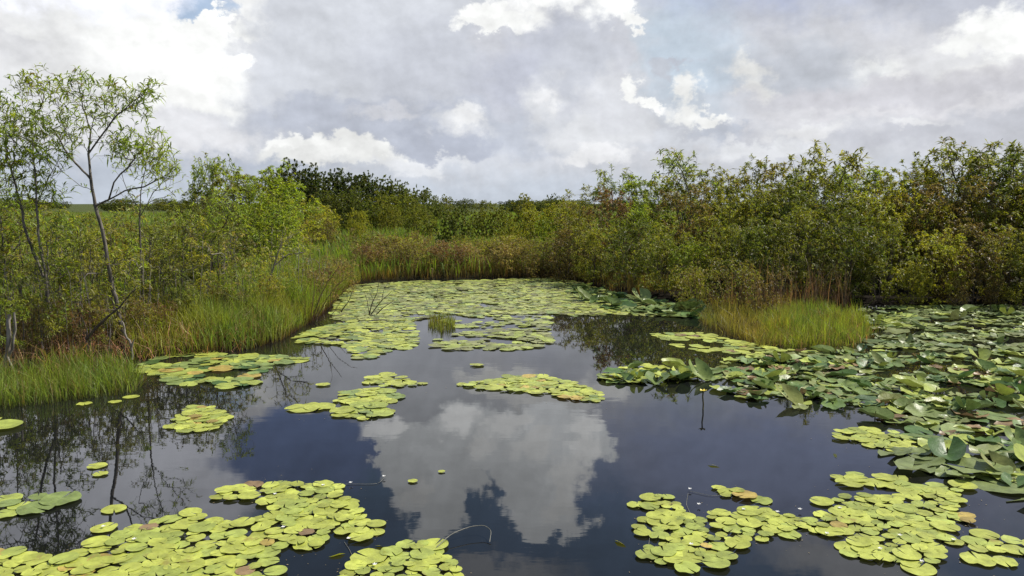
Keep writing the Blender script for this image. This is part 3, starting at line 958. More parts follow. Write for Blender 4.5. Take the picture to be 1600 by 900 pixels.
sp_ = [(-20, 10.3), (30, 10.6), (62, 11.4), (95, 10.8), (112, 12), (140, 11.2), (158, 12.6), (178, 11.6), (215, 12.0), (240, 12.6), (256, 13.6), (275, 13.0), (300, 13.3), (318, 14.6), (340, 13.8), (362, 14.8), (380, 14.2), (398, 15.6), (430, 15.2),
       (445, 16.4), (462, 15.8), (478, 17.6), (495, 16.6), (512, 18.6)]
for i, (px, Yd) in enumerate(sp_):
    shrub_px('N%d' % (i % 3), px, Yd, random.uniform(345, 405), random.uniform(.8, 1.3), random.choice(['L', 'O', 'T', 'G']),
             'thin pale-stemmed sapling with few leaves, %s from left on the left bank' % ordw(i + 1), cat='sapling', group='thin pale saplings of the left bank', name='bare_sapling')
ed_ = [(292, 13.0, 440, 'T0', 'L'), (325, 13.5, 425, 'T1', 'Y'), (352, 13.6, 445, 'R0', 'O'), (378, 13.9, 420, 'T2', 'L'), (405, 14.2, 432, 'R1', 'Y'), (430, 14.8, 425, 'T0', 'Y'), (452, 15.2, 432, 'W1', 'L'), (472, 15.9, 422, 'T1', 'O'),
       (492, 16.4, 422, 'R2', 'T'), (508, 17.3, 412, 'T2', 'O'), (528, 18.8, 398, 'R0', 'T')]
for i, (px, Yd, yt, k, c) in enumerate(ed_):
    shrub_px(k, px, Yd, yt, .9, c, 'small leafy shrub in the reedy bank edge, %s from left beyond the broad pads' % ordw(i + 1), group='small shrubs of the reedy bank edge', name='bank_shrub')
for k, px, Yd, yt, wd, c, lb in [('R0', 1098, 16.2, 398, 1.0, 'O', 'small olive shrub standing in water at the left end of the grass islet'), ('R1', 1150, 15.9, 392, 1.0, 'G', 'small tan-green shrub on the islet, second from its left end'),
                                 ('R2', 1195, 15.6, 405, .9, 'B', 'small brown shrub rising from the islet sedge, third from its left end'), ('W3', 1085, 16.8, 400, .8, 'Y', 'small yellow-green bush hanging over water left of the islet')]:
    shrub_px(k, px, Yd, yt, wd, c, lb, group='small shrubs on the grass islet', name='islet_shrub')


# ------------------------------------------------------------------ individual trees of the left bank
def px_tree(name, label, Yd, limbs, blobs, seed, leafL=.10, leafW=.016, per_m=34, tip=.0020, color='G', bark=M_BARK, cat='tree', droop=.35, trunk_r=None, ex=2.45, tuft=6, thr=.0055, flush=None, seg=.11, group=None, dens=1.8):
    """limbs: lists of (px, py, depth offset); blobs: (px, py, depth offset, radius px, count)"""
    rng = np.random.default_rng(seed)
    base = column(limbs[0][0][0], Yd + limbs[0][0][2], limbs[0][0][1]); base[2] = -.1
    roots = []
    for li, l in enumerate(limbs):
        pts = [column(a, Yd + c, b) - (base * [1, 1, 0]) for a, b, c in l]
        if li == 0: pts[0][2] = -.12
        roots.append(pts)
    att = []
    for bx, by, dz, rp, n in blobs:
        c = column(bx, Yd + dz, by) - base * [1, 1, 0]; rr = rp * Yd / F
        for _ in range(int(n * dens)):
            v = rng.normal(0, 1, 3); v /= np.linalg.norm(v); v *= rng.random() ** .4
            att.append(c + v * rr * [1.35, 1.5, 1.15])
    P, par = grow(roots, att, rng, seg=seg, jit=.010, above=1.6, curve=.4)
    r, kids = radii(P, par, tip, ex)
    lp, ld = leaf_points(P, par, r, rng, thr, per_m, .8, tuft=tuft)
    # a willow keeps its leaves on the outer twigs
    n = len(lp)
    e = empty(name, (base[0], base[1], 0))
    link('trunk', tubes(chains_of(P, par, r, kids), 'trunk', bark), e)
    link('crown', leaves(lp, ld, rng, leafL * rng.uniform(.55, 1.25, n), leafW * rng.uniform(.7, 1.2, n), 'crown', M_LEAF, droop), e, col(color) if isinstance(color, str) else color)
    tag(e, label, cat, group)
    print(name, 'leaves', n, 'r', r.max())
    return e


# the tall forked willow
px_tree('willow_tree', 'tall forked willow leaning left on the bank, its branches spread wide against white cloud', 11.4,
        [[(196, 556, 0), (188, 500, 0), (174, 440, .1), (167, 400, 0), (160, 360, 0), (149, 322, 0), (142, 280, 0), (138, 240, .1), (142, 205, .1), (150, 175, .1)],
         [(149, 322, 0), (170, 312, -.1), (195, 298, -.2), (225, 292, -.2), (262, 272, -.2)],
         [(170, 312, -.1), (178, 285, -.2), (200, 262, -.2), (222, 232, -.1)],
         [(142, 280, 0), (118, 255, .2), (100, 232, .3), (85, 205, .3)],
         [(138, 240, .1), (160, 210, -.1), (180, 182, -.1), (205, 160, -.1), (232, 142, 0)],
         [(142, 205, .1), (130, 170, .2), (122, 130, .1), (120, 108, .1)],
         [(150, 300, 0), (125, 290, .3), (100, 270, .4)]],
        [(120, 130, 0, 22, 26), (60, 135, .3, 30, 46), (40, 128, .2, 15, 12), (95, 175, .2, 38, 62), (150, 150, 0, 30, 40), (190, 150, -.1, 24, 40), (232, 140, 0, 16, 24), (70, 210, .3, 40, 54), (215, 170, -.1, 18, 14),
         (230, 225, -.2, 26, 40), (205, 230, -.2, 26, 34), (255, 262, -.2, 20, 26), (180, 230, 0, 18, 14), (245, 245, 0, 26, 26), (20, 190, .4, 26, 30), (170, 205, 0, 28, 16), (110, 215, .2, 22, 18), (155, 175, 0, 20, 14)],
        3, color='L', per_m=13, tuft=5, leafL=.12, leafW=.018, tip=.0020, ex=2.6)
# thinner tree to its left
px_tree('willow_tree', 'slim willow left of the forked one, with pale forked lower trunk', 11.0,
        [[(78, 548, 0), (80, 505, 0), (72, 440, 0), (62, 380, 0), (57, 320, 0), (55, 270, 0), (50, 220, .1)],
         [(72, 440, 0), (52, 395, .1), (36, 345, .1), (25, 290, .1), (12, 250, .1)],
         [(57, 320, 0), (75, 280, .1), (92, 250, .1)]],
        [(45, 205, .1, 32, 60), (15, 225, .1, 34, 56), (8, 160, .1, 20, 22), (70, 245, .1, 28, 34), (40, 260, .1, 30, 36), (65, 290, .1, 24, 24), (30, 300, .1, 24, 22), (85, 300, .2, 20, 16), (-30, 230, .1, 40, 50), (-20, 180, .2, 30, 36)],
        4, color='L', per_m=14, tuft=6, leafL=.115, leafW=.018, tip=.0020, ex=2.6)
# thin crowned tree right of the forked willow
px_tree('willow_tree', 'thin-crowned willow right of the forked one with fine bare drooping twigs', 12.4,
        [[(222, 545, 0), (224, 470, 0), (220, 400, 0), (218, 340, 0), (220, 300, 0), (228, 262, 0)],
         [(238, 545, .1), (236, 460, .1), (220, 400, 0)],
         [(218, 340, 0), (240, 300, .1), (262, 275, .1)],
         [(220, 330, 0), (200, 300, .1), (190, 270, .1)]],
        [(228, 250, 0, 30, 24), (262, 268, .1, 18, 12), (200, 255, .1, 24, 14), (245, 300, .1, 30, 14), (205, 310, .1, 26, 14)],
        5, color='L', per_m=9, tuft=5, tip=.0022)
px_tree('willow_sapling', 'young willow at the left picture edge with twigs cut off by the frame', 12.0,
        [[(12, 552, 0), (14, 480, 0), (8, 420, 0), (2, 350, 0), (-6, 290, 0)], [(8, 420, 0), (30, 380, .1), (40, 330, .1)]],
        [(-10, 300, 0, 36, 50), (35, 330, .1, 26, 30), (10, 360, .1, 26, 30), (-5, 260, 0, 24, 26), (40, 390, 0, 24, 20)], 6, color='L', per_m=22, tuft=6)
px_tree('willow_sapling', 'young willow with twisted dark stems in the middle of the left bank', 14.2,
        [[(322, 520, 0), (324, 460, 0), (332, 410, .1), (330, 380, .1), (338, 345, .1)], [(332, 410, .1), (310, 420, .1), (298, 400, .1), (300, 360, .1)], [(330, 380, .1), (352, 350, .1), (360, 320, 0)]],
        [(338, 330, .1, 30, 40), (300, 350, .1, 26, 30), (362, 315, .1, 26, 30), (325, 370, 0, 26, 24), (290, 385, 0, 20, 20)], 8, color='L', per_m=22, tuft=6, bark=M_BARK_DARK)
px_tree('willow_sapling', 'slanting pale stem with a small green head at the right end of the left bank', 15.0,
        [[(412, 478, 0), (416, 455, 0), (428, 415, 0), (438, 385, 0), (447, 362, 0)], [(428, 415, 0), (450, 398, .1), (472, 395, .1)]],
        [(448, 370, 0, 22, 14), (470, 390, 0, 14, 8), (425, 385, 0, 18, 10)], 9, color='Y', per_m=16, tuft=4, tip=.004, bark=M_DEAD)


# ------------------------------------------------------------------ dead wood
def dead(name, label, chains, mat=M_DEAD, cat='dead wood', group=None):
    """chains: ([ (px,py,Y) ...], r0, r1)"""
    b = chains[0][0][0]; base = column(b[0], b[2], b[1]) * [1, 1, 0]
    rng = np.random.default_rng(len(label))
    out = []
    for pts, r0, r1 in chains:
        q = np.array([column(a, c, bb) for a, bb, c in pts]) - base
        # subdivide with wobble
        res = [q[0]]
        for i in range(len(q) - 1):
            for u in (.33, .66, 1.0): res.append(q[i] + (q[i + 1] - q[i]) * u + (rng.normal(0, .006, 3) if u < 1 else 0))
        res = np.array(res); rad = np.linspace(r0, r1, len(res)) * rng.uniform(.88, 1.12, len(res))
        out.append((res, rad))
    o = link(name, tubes(out, name, mat)); o.location = base
    tag(o, label, cat, group)
    return o


dead('dead_stump', 'gnarled pale double stump at the left edge behind the bright grass', [
    ([(2, 590, 9.9), (10, 560, 9.9), (14, 530, 9.9), (13, 500, 9.9), (15, 492, 9.9)], .028, .02),
    ([(8, 565, 9.9), (20, 545, 9.9), (24, 515, 9.9), (22, 488, 9.9)], .022, .012),
    ([(14, 552, 9.9), (4, 575, 9.8), (-10, 590, 9.8)], .018, .012),
    ([(10, 552, 9.9), (20, 575, 9.8), (26, 590, 9.8)], .015, .01)])
dead('dead_snag', 'short grey crooked snag with pale tip beside the left bank pads', [
    ([(206, 562, 10.9), (205, 542, 10.9), (198, 528, 10.9), (192, 504, 10.9), (186, 502, 10.9)], .018, .008),
    ([(204, 545, 10.9), (210, 530, 10.9)], .018, .008)])
dead('fallen_branch', 'dark bare branch slanting up across the left bank', [
    ([(134, 530, 10.8), (158, 505, 10.8), (180, 486, 10.8), (200, 464, 10.8), (212, 452, 10.8)], .022, .006),
    ([(180, 486, 10.8), (176, 470, 10.8), (160, 460, 10.8), (132, 470, 10.8)], .008, .004)], mat=M_BARK_DARK)
dead('fallen_branch', 'pale thin branch lying on the reeds at the right of the left bank', [
    ([(352, 458, 14), (370, 468, 14), (390, 472, 14), (408, 482, 14)], .014, .006), ([(370, 468, 14), (382, 462, 14), (395, 464, 14)], .006, .003)])
dead('dead_sapling', 'bleached upright dead stem among the left bank shoots', [
    ([(137, 548, 11), (136, 520, 11), (130, 500, 11)], .014, .008), ([(170, 548, 11), (172, 520, 11), (174, 495, 11)], .008, .005)])
# bare stem fans standing in the water
dead('bare_twigs', 'fan of bare reddish-brown stems at the tip of the left bank', [
    ([(488, 500, 14.6), (498, 470, 14.6), (512, 440, 14.6), (530, 415, 14.6)], .013, .004), ([(492, 500, 14.6), (508, 472, 14.6), (526, 446, 14.6)], .011, .004),
    ([(496, 502, 14.6), (515, 480, 14.6), (540, 452, 14.6)], .010, .003), ([(484, 500, 14.6), (490, 465, 14.6), (492, 430, 14.6)], .010, .003),
    ([(499, 502, 14.6), (518, 492, 14.6), (534, 470, 14.6)], .008, .003), ([(490, 500, 14.7), (500, 478, 14.7), (500, 450, 14.7)], .008, .003),
    ([(512, 440, 14.6), (515, 418, 14.6), (511, 402, 14.6)], .005, .002), ([(526, 446, 14.6), (545, 432, 14.6), (556, 430, 14.6)], .005, .002)], mat=M_STEM_RED)
dead('bare_twigs', 'small dark forked twig standing in the pads right of the stem fan', [
    ([(533, 488, 15.3), (544, 472, 15.3), (552, 452, 15.3)], .012, .004), ([(544, 472, 15.3), (541, 458, 15.3)], .006, .003)], mat=M_BARK_DARK)
dead('bare_twigs', 'spreading dark bare twigs standing in the pads left of centre', [
    ([(577, 492, 15.1), (583, 470, 15.1), (590, 452, 15.1), (592, 436, 15.1)], .012, .003), ([(580, 491, 15.1), (596, 470, 15.1), (612, 455, 15.1)], .011, .003),
    ([(588, 491, 15.1), (600, 480, 15.1), (616, 468, 15.1)], .011, .003), ([(577, 490, 15.1), (574, 470, 15.1), (568, 455, 15.1)], .008, .003),
    ([(596, 470, 15.1), (600, 452, 15.1), (606, 440, 15.1)], .006, .002), ([(583, 470, 15.1), (576, 450, 15.1)], .005, .002)], mat=M_BARK_DARK)


# ------------------------------------------------------------------ grasses
def scatter_px(poly_px, n, rng):
    pw = np.array([ground(*p) for p in poly_px])
    return scatter_w(pw, n, rng)


def scatter_w(pw, n, rng):
    out = np.zeros((0, 2)); lo = pw.min(0); hi = pw.max(0)
    while len(out) < n:
        q = rng.uniform(lo, hi, (n * 2, 2)); out = np.concatenate([out, q[inside(pw, q[:, 0], q[:, 1])]])
    return out[:n]


def grass(name, label, XY, h, wdt, mat, color, seed, lean=.25, cat='grass', zbase=None, blades_curve=.35):
    rng = np.random.default_rng(seed); n = len(XY)
    if h is None: h = .36 + .13 * waves(XY[:, 0] * 2.6, XY[:, 1] * 2.9) + .06 * waves(XY[:, 0] * 7, XY[:, 1] * 6)
    H = h * rng.uniform(.5, 1.15, n) if np.isscalar(h) else h * rng.uniform(.55, 1.15, n)
    wd = (np.full(n, wdt) if np.isscalar(wdt) else wdt) * rng.uniform(.6, 1.3, n)
    z = np.maximum(land_z(XY[:, 0], XY[:, 1]), -.06) - .02 if zbase is None else np.full(n, zbase)
    P = np.stack([XY[:, 0], XY[:, 1], z], 1)
    a = rng.uniform(0, 2 * math.pi, n); ln = np.abs(rng.normal(0, lean, n))
    dr = np.stack([np.cos(a), np.sin(a), np.zeros(n)], 1)
    fa = rng.uniform(0, 2 * math.pi, n)
    sd = np.stack([np.cos(fa), np.sin(fa), np.zeros(n)], 1) * wd[:, None] * .5
    up = np.array((0, 0, 1.))
    p1 = P + up * H[:, None] * .5 + dr * (H * ln * .35)[:, None]
    p2 = P + up * (H * (1 - .3 * ln))[:, None] + dr * (H * ln * (1 + blades_curve))[:, None]
    V = np.stack([P - sd, P + sd, p1 + sd * .8, p1 - sd * .8, p2], 1)
    b = np.arange(n)[:, None] * 5
    Fq = (b + [[0, 1, 2, 3]]); Ft = (b + [[3, 2, 4]])
    Fc = np.concatenate([Fq, Ft], 1).reshape(-1)
    lt = np.tile([4, 3], n)
    me = mesh_from(name, V, Fc, lt, mat, hgt=np.tile([0, 0, .5, .5, 1.0], n))
    o = link(name, me, None, color)
    tag(o, label, cat, kind='stuff')
    return o


rng = np.random.default_rng(5)
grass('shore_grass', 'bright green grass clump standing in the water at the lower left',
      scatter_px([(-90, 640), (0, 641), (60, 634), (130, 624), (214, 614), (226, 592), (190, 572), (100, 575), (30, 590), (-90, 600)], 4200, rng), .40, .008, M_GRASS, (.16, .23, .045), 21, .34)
# reedy band along the left bank
sh = SHORE[6:15]
pts = []
for i in range(len(sh) - 1):
    a, b = sh[i], sh[i + 1]; L = np.linalg.norm(b - a); nrm = np.array((-(b - a)[1], (b - a)[0])) / L
    m = int(L * 1300)
    u = rng.random(m)[:, None]; dd = (rng.random(m)[:, None] ** 1.3) * 2.2 - .10
    pts.append(a + (b - a) * u + nrm * dd)
pts = np.concatenate(pts)
hh = .30 + .32 * (waves(pts[:, 0] * 1.9, pts[:, 1] * 1.6) + 1) * .5 + .12 * (pts[:, 1] > 12)
print('reed', len(pts))
grass('bank_reeds', 'green reedy grass with rust red bases along the left bank edge', pts, hh, .012, M_GRASS_RED, (.18, .25, .045), 22, .34)
# deeper mixed grass under the left bank shrubs
q = rng.uniform([-14, 9], [-3.5, 24], (26000, 2)); q = q[~inside(POND, q[:, 0], q[:, 1])]
q = q[np.abs(q[:, 0]) < q[:, 1] * .8]
q = q[(edge_dist(POND, q[:, 0], q[:, 1]) > 1.6) | (rng.random(len(q)) < .18)]
grass('bank_grass', 'mixed green and straw coloured grass filling the left bank under the shrubs', q, .42 + .28 * (waves(q[:, 0] * 1.1, q[:, 1]) + 1) * .5, .011, M_GRASS_RED, (.17, .18, .05), 23, .32)
# far shore fringe
pts = []
for i in range(14, 20):
    a, b = SHORE[i], SHORE[i + 1]; L = np.linalg.norm(b - a); nrm = np.array((-(b - a)[1], (b - a)[0])) / L
    m = int(L * 350); u = rng.random(m)[:, None]; dd = rng.random(m)[:, None] * 1.6 - .1
    pts.append(a + (b - a) * u + nrm * dd)
grass('shore_fringe', 'rusty grass fringe at the foot of the far shore scrub', np.concatenate(pts), .42, .012, M_GRASS_RED, (.18, .15, .05), 24, .18)
# islet in front of the thicket
grass('islet_grass', 'bright yellow-green grass islet in front of the right-hand thicket',
      scatter_px([(1185, 500), (1230, 486), (1300, 486), (1345, 500), (1362, 520), (1345, 538), (1290, 545), (1240, 546), (1195, 535)], 6500, rng), None, .010, M_GRASS, (.18, .24, .05), 25, .3)
grass('islet_sedge', 'brown and olive sedge at the left end of the grass islet',
      scatter_px([(1085, 492), (1130, 480), (1210, 478), (1260, 482), (1235, 505), (1225, 540), (1190, 545), (1145, 528), (1105, 512)], 4200, rng), None, .010, M_GRASS_RED, (.19, .20, .055), 26, .28)
grass('islet_reeds', 'tall tan and reddish dead reed stalks behind the grass islet',
      scatter_px([(1130, 476), (1200, 470), (1325, 470), (1328, 484), (1220, 490), (1140, 492)], 330, rng), 1.1, .011, M_SEDGE, (.21, .19, .12), 27, .2, cat='reeds')
grass('islet_reed_stubs', 'reddish stubble of short reeds at the foot of the thicket behind the islet',
      scatter_px([(1100, 478), (1200, 471), (1330, 471), (1330, 483), (1220, 487), (1110, 490)], 500, rng), .5, .010, M_SEDGE, (.18, .13, .08), 28, .10, cat='reeds')
grass('water_grass', 'small tuft of yellow-green grass standing alone among the far pads',
      scatter_px([(668, 512), (690, 520), (712, 514), (710, 500), (690, 496), (672, 500)], 520, rng), .26, .011, M_GRASS, (.17, .20, .05), 29, .12)
grass('water_grass', 'sparse thin reeds standing in pads right of the grass islet',
      scatter_px([(1345, 530), (1390, 520), (1380, 500), (1350, 500)], 160, rng), .30, .010, M_GRASS, (.12, .16, .04), 30, .1)
grass('dead_thatch', 'pale bent straw lying through the grass islet',
      scatter_px([(1150, 500), (1230, 490), (1340, 500), (1366, 522), (1345, 544), (1240, 550), (1170, 535)], 700, rng), .34, .008, M_SEDGE, (.34, .28, .15), 33, .75, cat='straw')
grass('dead_thatch', 'pale bent straw lying through the left bank edge',
      scatter_px([(-60, 610), (0, 600), (210, 566), (380, 548), (480, 500), (530, 458), (500, 455), (380, 520), (200, 545), (-60, 575)], 1800, rng), .42, .008, M_SEDGE, (.32, .26, .15), 34, .75, cat='straw')
# the open sedge marsh beyond
n = 210000
yy = 15 + (rng.random(n) ** 1.7) * 150
xx = rng.uniform(-.82, .82, n) * yy
ok = ~inside(POND, xx, yy) & ~((xx > .12 * yy) & (yy < 30)) & ~((np.abs(xx + .18 * yy) < .10 * yy) & (yy > 30) & (yy < 42) & (rng.random(n) < .3))
xx, yy = xx[ok], yy[ok]
q = np.stack([xx, yy], 1)
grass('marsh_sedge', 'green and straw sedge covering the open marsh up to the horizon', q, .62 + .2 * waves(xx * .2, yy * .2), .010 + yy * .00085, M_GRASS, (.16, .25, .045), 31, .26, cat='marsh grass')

# tall bent reed blades at the islet (separate little plants)
for i, (px, pb, tops) in enumerate([(1318, 478, [(1322, 420), (1342, 392), (1300, 408), (1348, 440)]), (1222, 480, [(1216, 398), (1240, 385), (1205, 425)]), (1270, 478, [(1258, 400), (1290, 396), (1300, 420)])]):
    ch = []
    for (tx, ty) in tops:
        ch.append(([(px, pb, 16.8), ((px + tx) / 2 - (tx - px) * .18, (pb + ty) / 2, 16.8), (tx, ty, 16.8), (tx + (tx - px) * .5, ty + 14, 16.8)], .007, .003))
    dead('reed_clump', ['tan reed with arching blades at the right end of the dead stalks', 'tan reed with upright blades at the left end of the dead stalks', 'tan reed with arching blades in the middle of the dead stalks'][i],
         ch, mat=M_REED, cat='reed', group='arching reeds behind the islet')


# ------------------------------------------------------------------ floating pads
def pad_mesh(name, seed, mat, heart=False, cup=0.0, tilt=0.0, fold=0.0, wave=.02, tilt_dir=0.0, lift=0.0, n=22, torn=False, size=1.0):
    rng = np.random.default_rng(seed)
    ph = rng.uniform(0, 6.28, 4)
    rings = (0.0, .35, .7, .93, 1.0)
    gap = .09 if not heart else .26
    an = np.linspace(gap, 2 * math.pi - gap, n)
    V = []
    for k, rr in enumerate(rings):
        for a in an:
            r = rr * (1 + wave * math.sin(3 * a + ph[0]) + wave * .7 * math.sin(5 * a + ph[1]))
            if torn: r *= 1 - .28 * max(0, math.sin(2 * a + ph[2])) ** 6 * rr
            x = r * math.cos(a); y = r * math.sin(a)
            if heart: x *= 1.22; x -= .1; x += .28 * rr * max(0, math.cos(a)) ** 2
            z = cup * rr ** 2.4 + wave * 1.1 * math.sin(4 * a + ph[2]) * rr ** 2 + wave * .8 * math.sin(7 * a + ph[3]) * rr ** 3
            z += fold * abs(y)
            V.append((x * size, y * size, z * size))
    V = np.array(V)
    # tilt about y, with the low end at the water
    if tilt:
        t = R(tilt); x, z = V[:, 0].copy(), V[:, 2].copy()
        V[:, 0] = x * math.cos(t) - z * math.sin(t); V[:, 2] = x * math.sin(t) + z * math.cos(t)
        V[:, 2] += lift
    Fq = []
    for k in range(len(rings) - 1):
        for j in range(n - 1):
            a = k * n + j; Fq.append((a, a + 1, a + n + 1, a + n))
    return mesh_from(name, V, np.array(Fq), np.full(len(Fq), 4), mat, smooth=True), V, np.array(Fq)


PADS = [pad_mesh('floating_pad', 200 + i, M_PAD, wave=.010 + .010 * (i % 3), cup=.03 * (i % 2) + .05 * (i % 5 == 4), torn=(i % 5 == 3), n=28) for i in range(15)]
SMALLPAD = [pad_mesh('p', 240 + i, M_PAD, wave=.03, n=10) for i in range(4)]
DOCK_FLAT = [pad_mesh('dock_leaf', 260 + i, M_DOCK, heart=True, wave=.035 + .025 * (i % 3), cup=.07 * (i % 3), torn=(i == 4), fold=.09 * (i % 2)) for i in range(6)]
UP_SPEC = [(9, .30, .15), (16, .35, .25), (28, .30, .3), (6, .5, .1), (36, .25, .35), (13, .6, .2)]
DOCK_UP = []
for i, (tl, fo, cu) in enumerate(UP_SPEC):
    DOCK_UP.append(pad_mesh('blade', 300 + i, M_DOCK, heart=True, wave=.05, cup=cu, fold=fo, tilt=tl, lift=.75 * math.sin(R(tl)) + .10))
STALK = tubes([(np.array([(.1, 0, -1.0), (.06, .01, -.3), (.02, 0, .25), (0, 0, .62)]), np.array([.05, .045, .04, .035]))], 'stalk', M_STALK)

YG = (.46, .50, .09)         # yellow-green floating pads
YG2 = (.38, .44, .09)
GG = (.24, .31, .09)
OR = (.48, .36, .09)
BR = (.30, .20, .10)
DK = (.07, .13, .035)
pad_list = []               # (size_px, kind, x, y, z, r, rot, color, label, group)


def fill(poly_px, r, cover, colors, label, group, kind='pad', seed=0, jit=.42, sparse=None, minsep=.62, maxn=6000, up=0.0):
    rng = np.random.default_rng(seed + 1000)
    pw = np.array([ground(*p) for p in poly_px])
    lo, hi = pw.min(0), pw.max(0)
    x, y = pw[:, 0], pw[:, 1]
    area = .5 * abs(np.dot(x, np.roll(y, 1)) - np.dot(y, np.roll(x, 1)))
    target = int(min(maxn, area * cover / (math.pi * r * r * .62)))
    pts = []; cell = {}
    cs = r * 2.2
    tries = 0
    while len(pts) < target and tries < target * 14:
        tries += 1
        p = rng.uniform(lo, hi)
        if sparse is not None and sparse(p[0], p[1], rng): continue
        if not inside(pw, p[0:1], p[1:2])[0]: continue
        rr = r * rng.uniform(1 - jit, 1 + jit)
        cx, cy = int(p[0] // cs), int(p[1] // cs); bad = False
        for ax in (-1, 0, 1):
            for ay in (-1, 0, 1):
                for (qx, qy, qr) in cell.get((cx + ax, cy + ay), ()):
                    if (p[0] - qx) ** 2 + (p[1] - qy) ** 2 < (minsep * (rr + qr)) ** 2: bad = True; break
                if bad: break
            if bad: break
        if bad: continue
        cell.setdefault((cx, cy), []).append((p[0], p[1], rr)); pts.append((p[0], p[1], rr))
    for (x, y, rr) in pts:
        c = colors[int(rng.integers(len(colors)))]
        k = rng.uniform(.85, 1.12); c = (c[0] * k, c[1] * k, c[2] * k)
        knd = kind
        if kind == 'dock' and rng.random() < up: knd = 'dockup'
        pad_list.append([rr / math.hypot(x, y), knd, x, y, .003 + .012 * rng.random(), rr, rng.uniform(0, 6.283), c, label, group])
    print(group[:40], len(pts))


def clumpy(fx, fy, th, ph=0.0):
    def f(x, y, rng):
        v = math.sin(x * fx + ph + 1.4 * math.sin(y * fy * .8)) + math.sin(y * fy * 1.7 + ph * 2 + 1.7 * math.sin(x * fx * .9)) + .8 * math.sin(x * fx * 2.7 + y * fy * 1.3)
        return v < th and rng.random() < .93
    return f


YS = [YG, YG, YG, YG2, YG2, YG]
fill([(-60, 868), (60, 862), (110, 856), (190, 832), (262, 812), (325, 790), (335, 770), (390, 757), (470, 755), (530, 762), (548, 785), (556, 800), (590, 818), (588, 838), (560, 846), (520, 836), (500, 848), (497, 860),
      (455, 850), (425, 862), (432, 885), (428, 940), (-60, 940)], .070, 1.55, YS * 7 + [OR, BR], 'small yellow-green floating pad in the big raft at the lower left', 'pads of the lower left raft', seed=1, minsep=.64, jit=.33,
     sparse=lambda x, y, r: math.sin(x * 3.3 + 2) * math.sin(y * 4.1 + x) > .62)
fill([(60, 882), (150, 872), (210, 880), (230, 940), (0, 940)], .08, .3, [OR, BR], 'orange-brown withered pad at the bottom left corner', 'withered pads of the bottom left corner', seed=2)
fill([(526, 905), (545, 882), (590, 892), (602, 866), (640, 850), (685, 852), (700, 868), (716, 892), (700, 935), (530, 935)], .066, 1.4, YS, 'small yellow-green pad in the clump at the bottom centre', 'pads of the bottom centre clump', seed=3, minsep=.62)
for (px, py, rr, lb) in [(576, 873, .115, 'lone round pad just left of the bottom centre clump'), (482, 852, .10, 'round notched pad hanging off the right side of the lower left raft'), (178, 797, .085, 'lone oval pad above the left part of the lower left raft'),
                         (163, 827, .085, 'lone pad with a white speck near the dark tree reflection'), (995, 790, .075, 'lone small pad left of the lower right raft'), (1284, 786, .085, 'lone notched pad between the two halves of the lower right raft'),
                         (152, 729, .08, 'upper of two thin pads on the tree reflection at the left'), (157, 742, .06, 'lower of two thin pads on the tree reflection at the left'),
                         (1435, 890, .10, 'pad cut by the bottom edge at the lower right'), (1528, 876, .10, 'oval pad alone near the bottom right corner'), (1570, 880, .07, 'small pad second from the bottom right corner'),
                         (690, 738, .03, 'tiny yellow leaf scrap on the cloud reflection'), (645, 753, .04, 'small yellow pad scrap on the cloud reflection'),
                         (475, 638, .20, 'left one of two round pads lying side by side left of centre'), (500, 637, .17, 'right one of two round pads lying side by side left of centre'),
                         (505, 602, .09, 'small faint pad above the two round ones left of centre'), (132, 632, .08, 'pale speck pad left one in front of the bright grass'), (205, 621, .09, 'pale pad at the right end of the bright grass'), (180, 629, .07, 'pale pad in front of the bright grass middle')]:
    x, y = ground(px, py)
    pad_list.append([.5, 'pad', x, y, .006, rr, random.uniform(0, 6.28), YG, lb, None])
fill([(1012, 772), (1050, 776), (1064, 800), (1090, 808), (1130, 798), (1180, 800), (1222, 808), (1246, 822), (1240, 838), (1195, 842), (1178, 858), (1145, 862), (1128, 884), (1095, 892), (1060, 890), (1010, 874), (1002, 862), (1025, 852), (992, 838), (992, 818), (1030, 806), (1010, 792)],
     .064, 1.2, YS * 6 + [OR], 'small pad in the left half of the lower right raft', 'pads of the lower right raft (left side)', seed=4, minsep=.66)
fill([(1122, 762), (1150, 765), (1192, 782), (1190, 788), (1150, 785), (1124, 772)], .07, 1.1, YS + [OR], 'small pad in the little cluster above the lower right raft', 'pads of the small cluster over lower right raft', seed=5)
fill([(1162, 792), (1200, 800), (1250, 812), (1300, 800), (1310, 778), (1400, 772), (1452, 770), (1496, 780), (1490, 800), (1500, 812), (1480, 826), (1482, 845), (1440, 842), (1470, 862), (1474, 878), (1420, 886), (1380, 880), (1330, 872), (1318, 850), (1340, 842), (1290, 832), (1240, 830), (1180, 808)],
     .066, 1.35, YS * 7 + [OR], 'small pad in the dense right half of the lower right raft', 'pads of the lower right raft (right side)', seed=6, minsep=.62)
fill([(1484, 842), (1540, 836), (1562, 846), (1620, 852), (1640, 868), (1600, 868), (1560, 862), (1490, 858)], .07, 1.1, YS, 'pad in the loose row near the bottom right corner', 'pads of the loose bottom right row', seed=7)
fill([(1500, 806), (1542, 812), (1545, 822), (1505, 820)], .07, 1.1, [OR, BR, YG2], 'brownish withered pad right of the dense lower right raft', 'withered pads of the lower right raft tail', seed=8)
fill([(1302, 676), (1345, 670), (1395, 676), (1430, 688), (1428, 704), (1390, 706), (1340, 690), (1310, 690)], .078, 1.3, YS, 'pale pad in the cluster left of the big dock leaves', 'pads of the pale cluster by big leaves', seed=9)
fill([(1300, 745), (1345, 742), (1402, 750), (1440, 762), (1510, 758), (1508, 775), (1460, 772), (1400, 764), (1350, 756), (1310, 758)], .078, 1.2, YS, 'pad in the strip above the lower right raft', 'pads of the strip above lower right raft', seed=10)
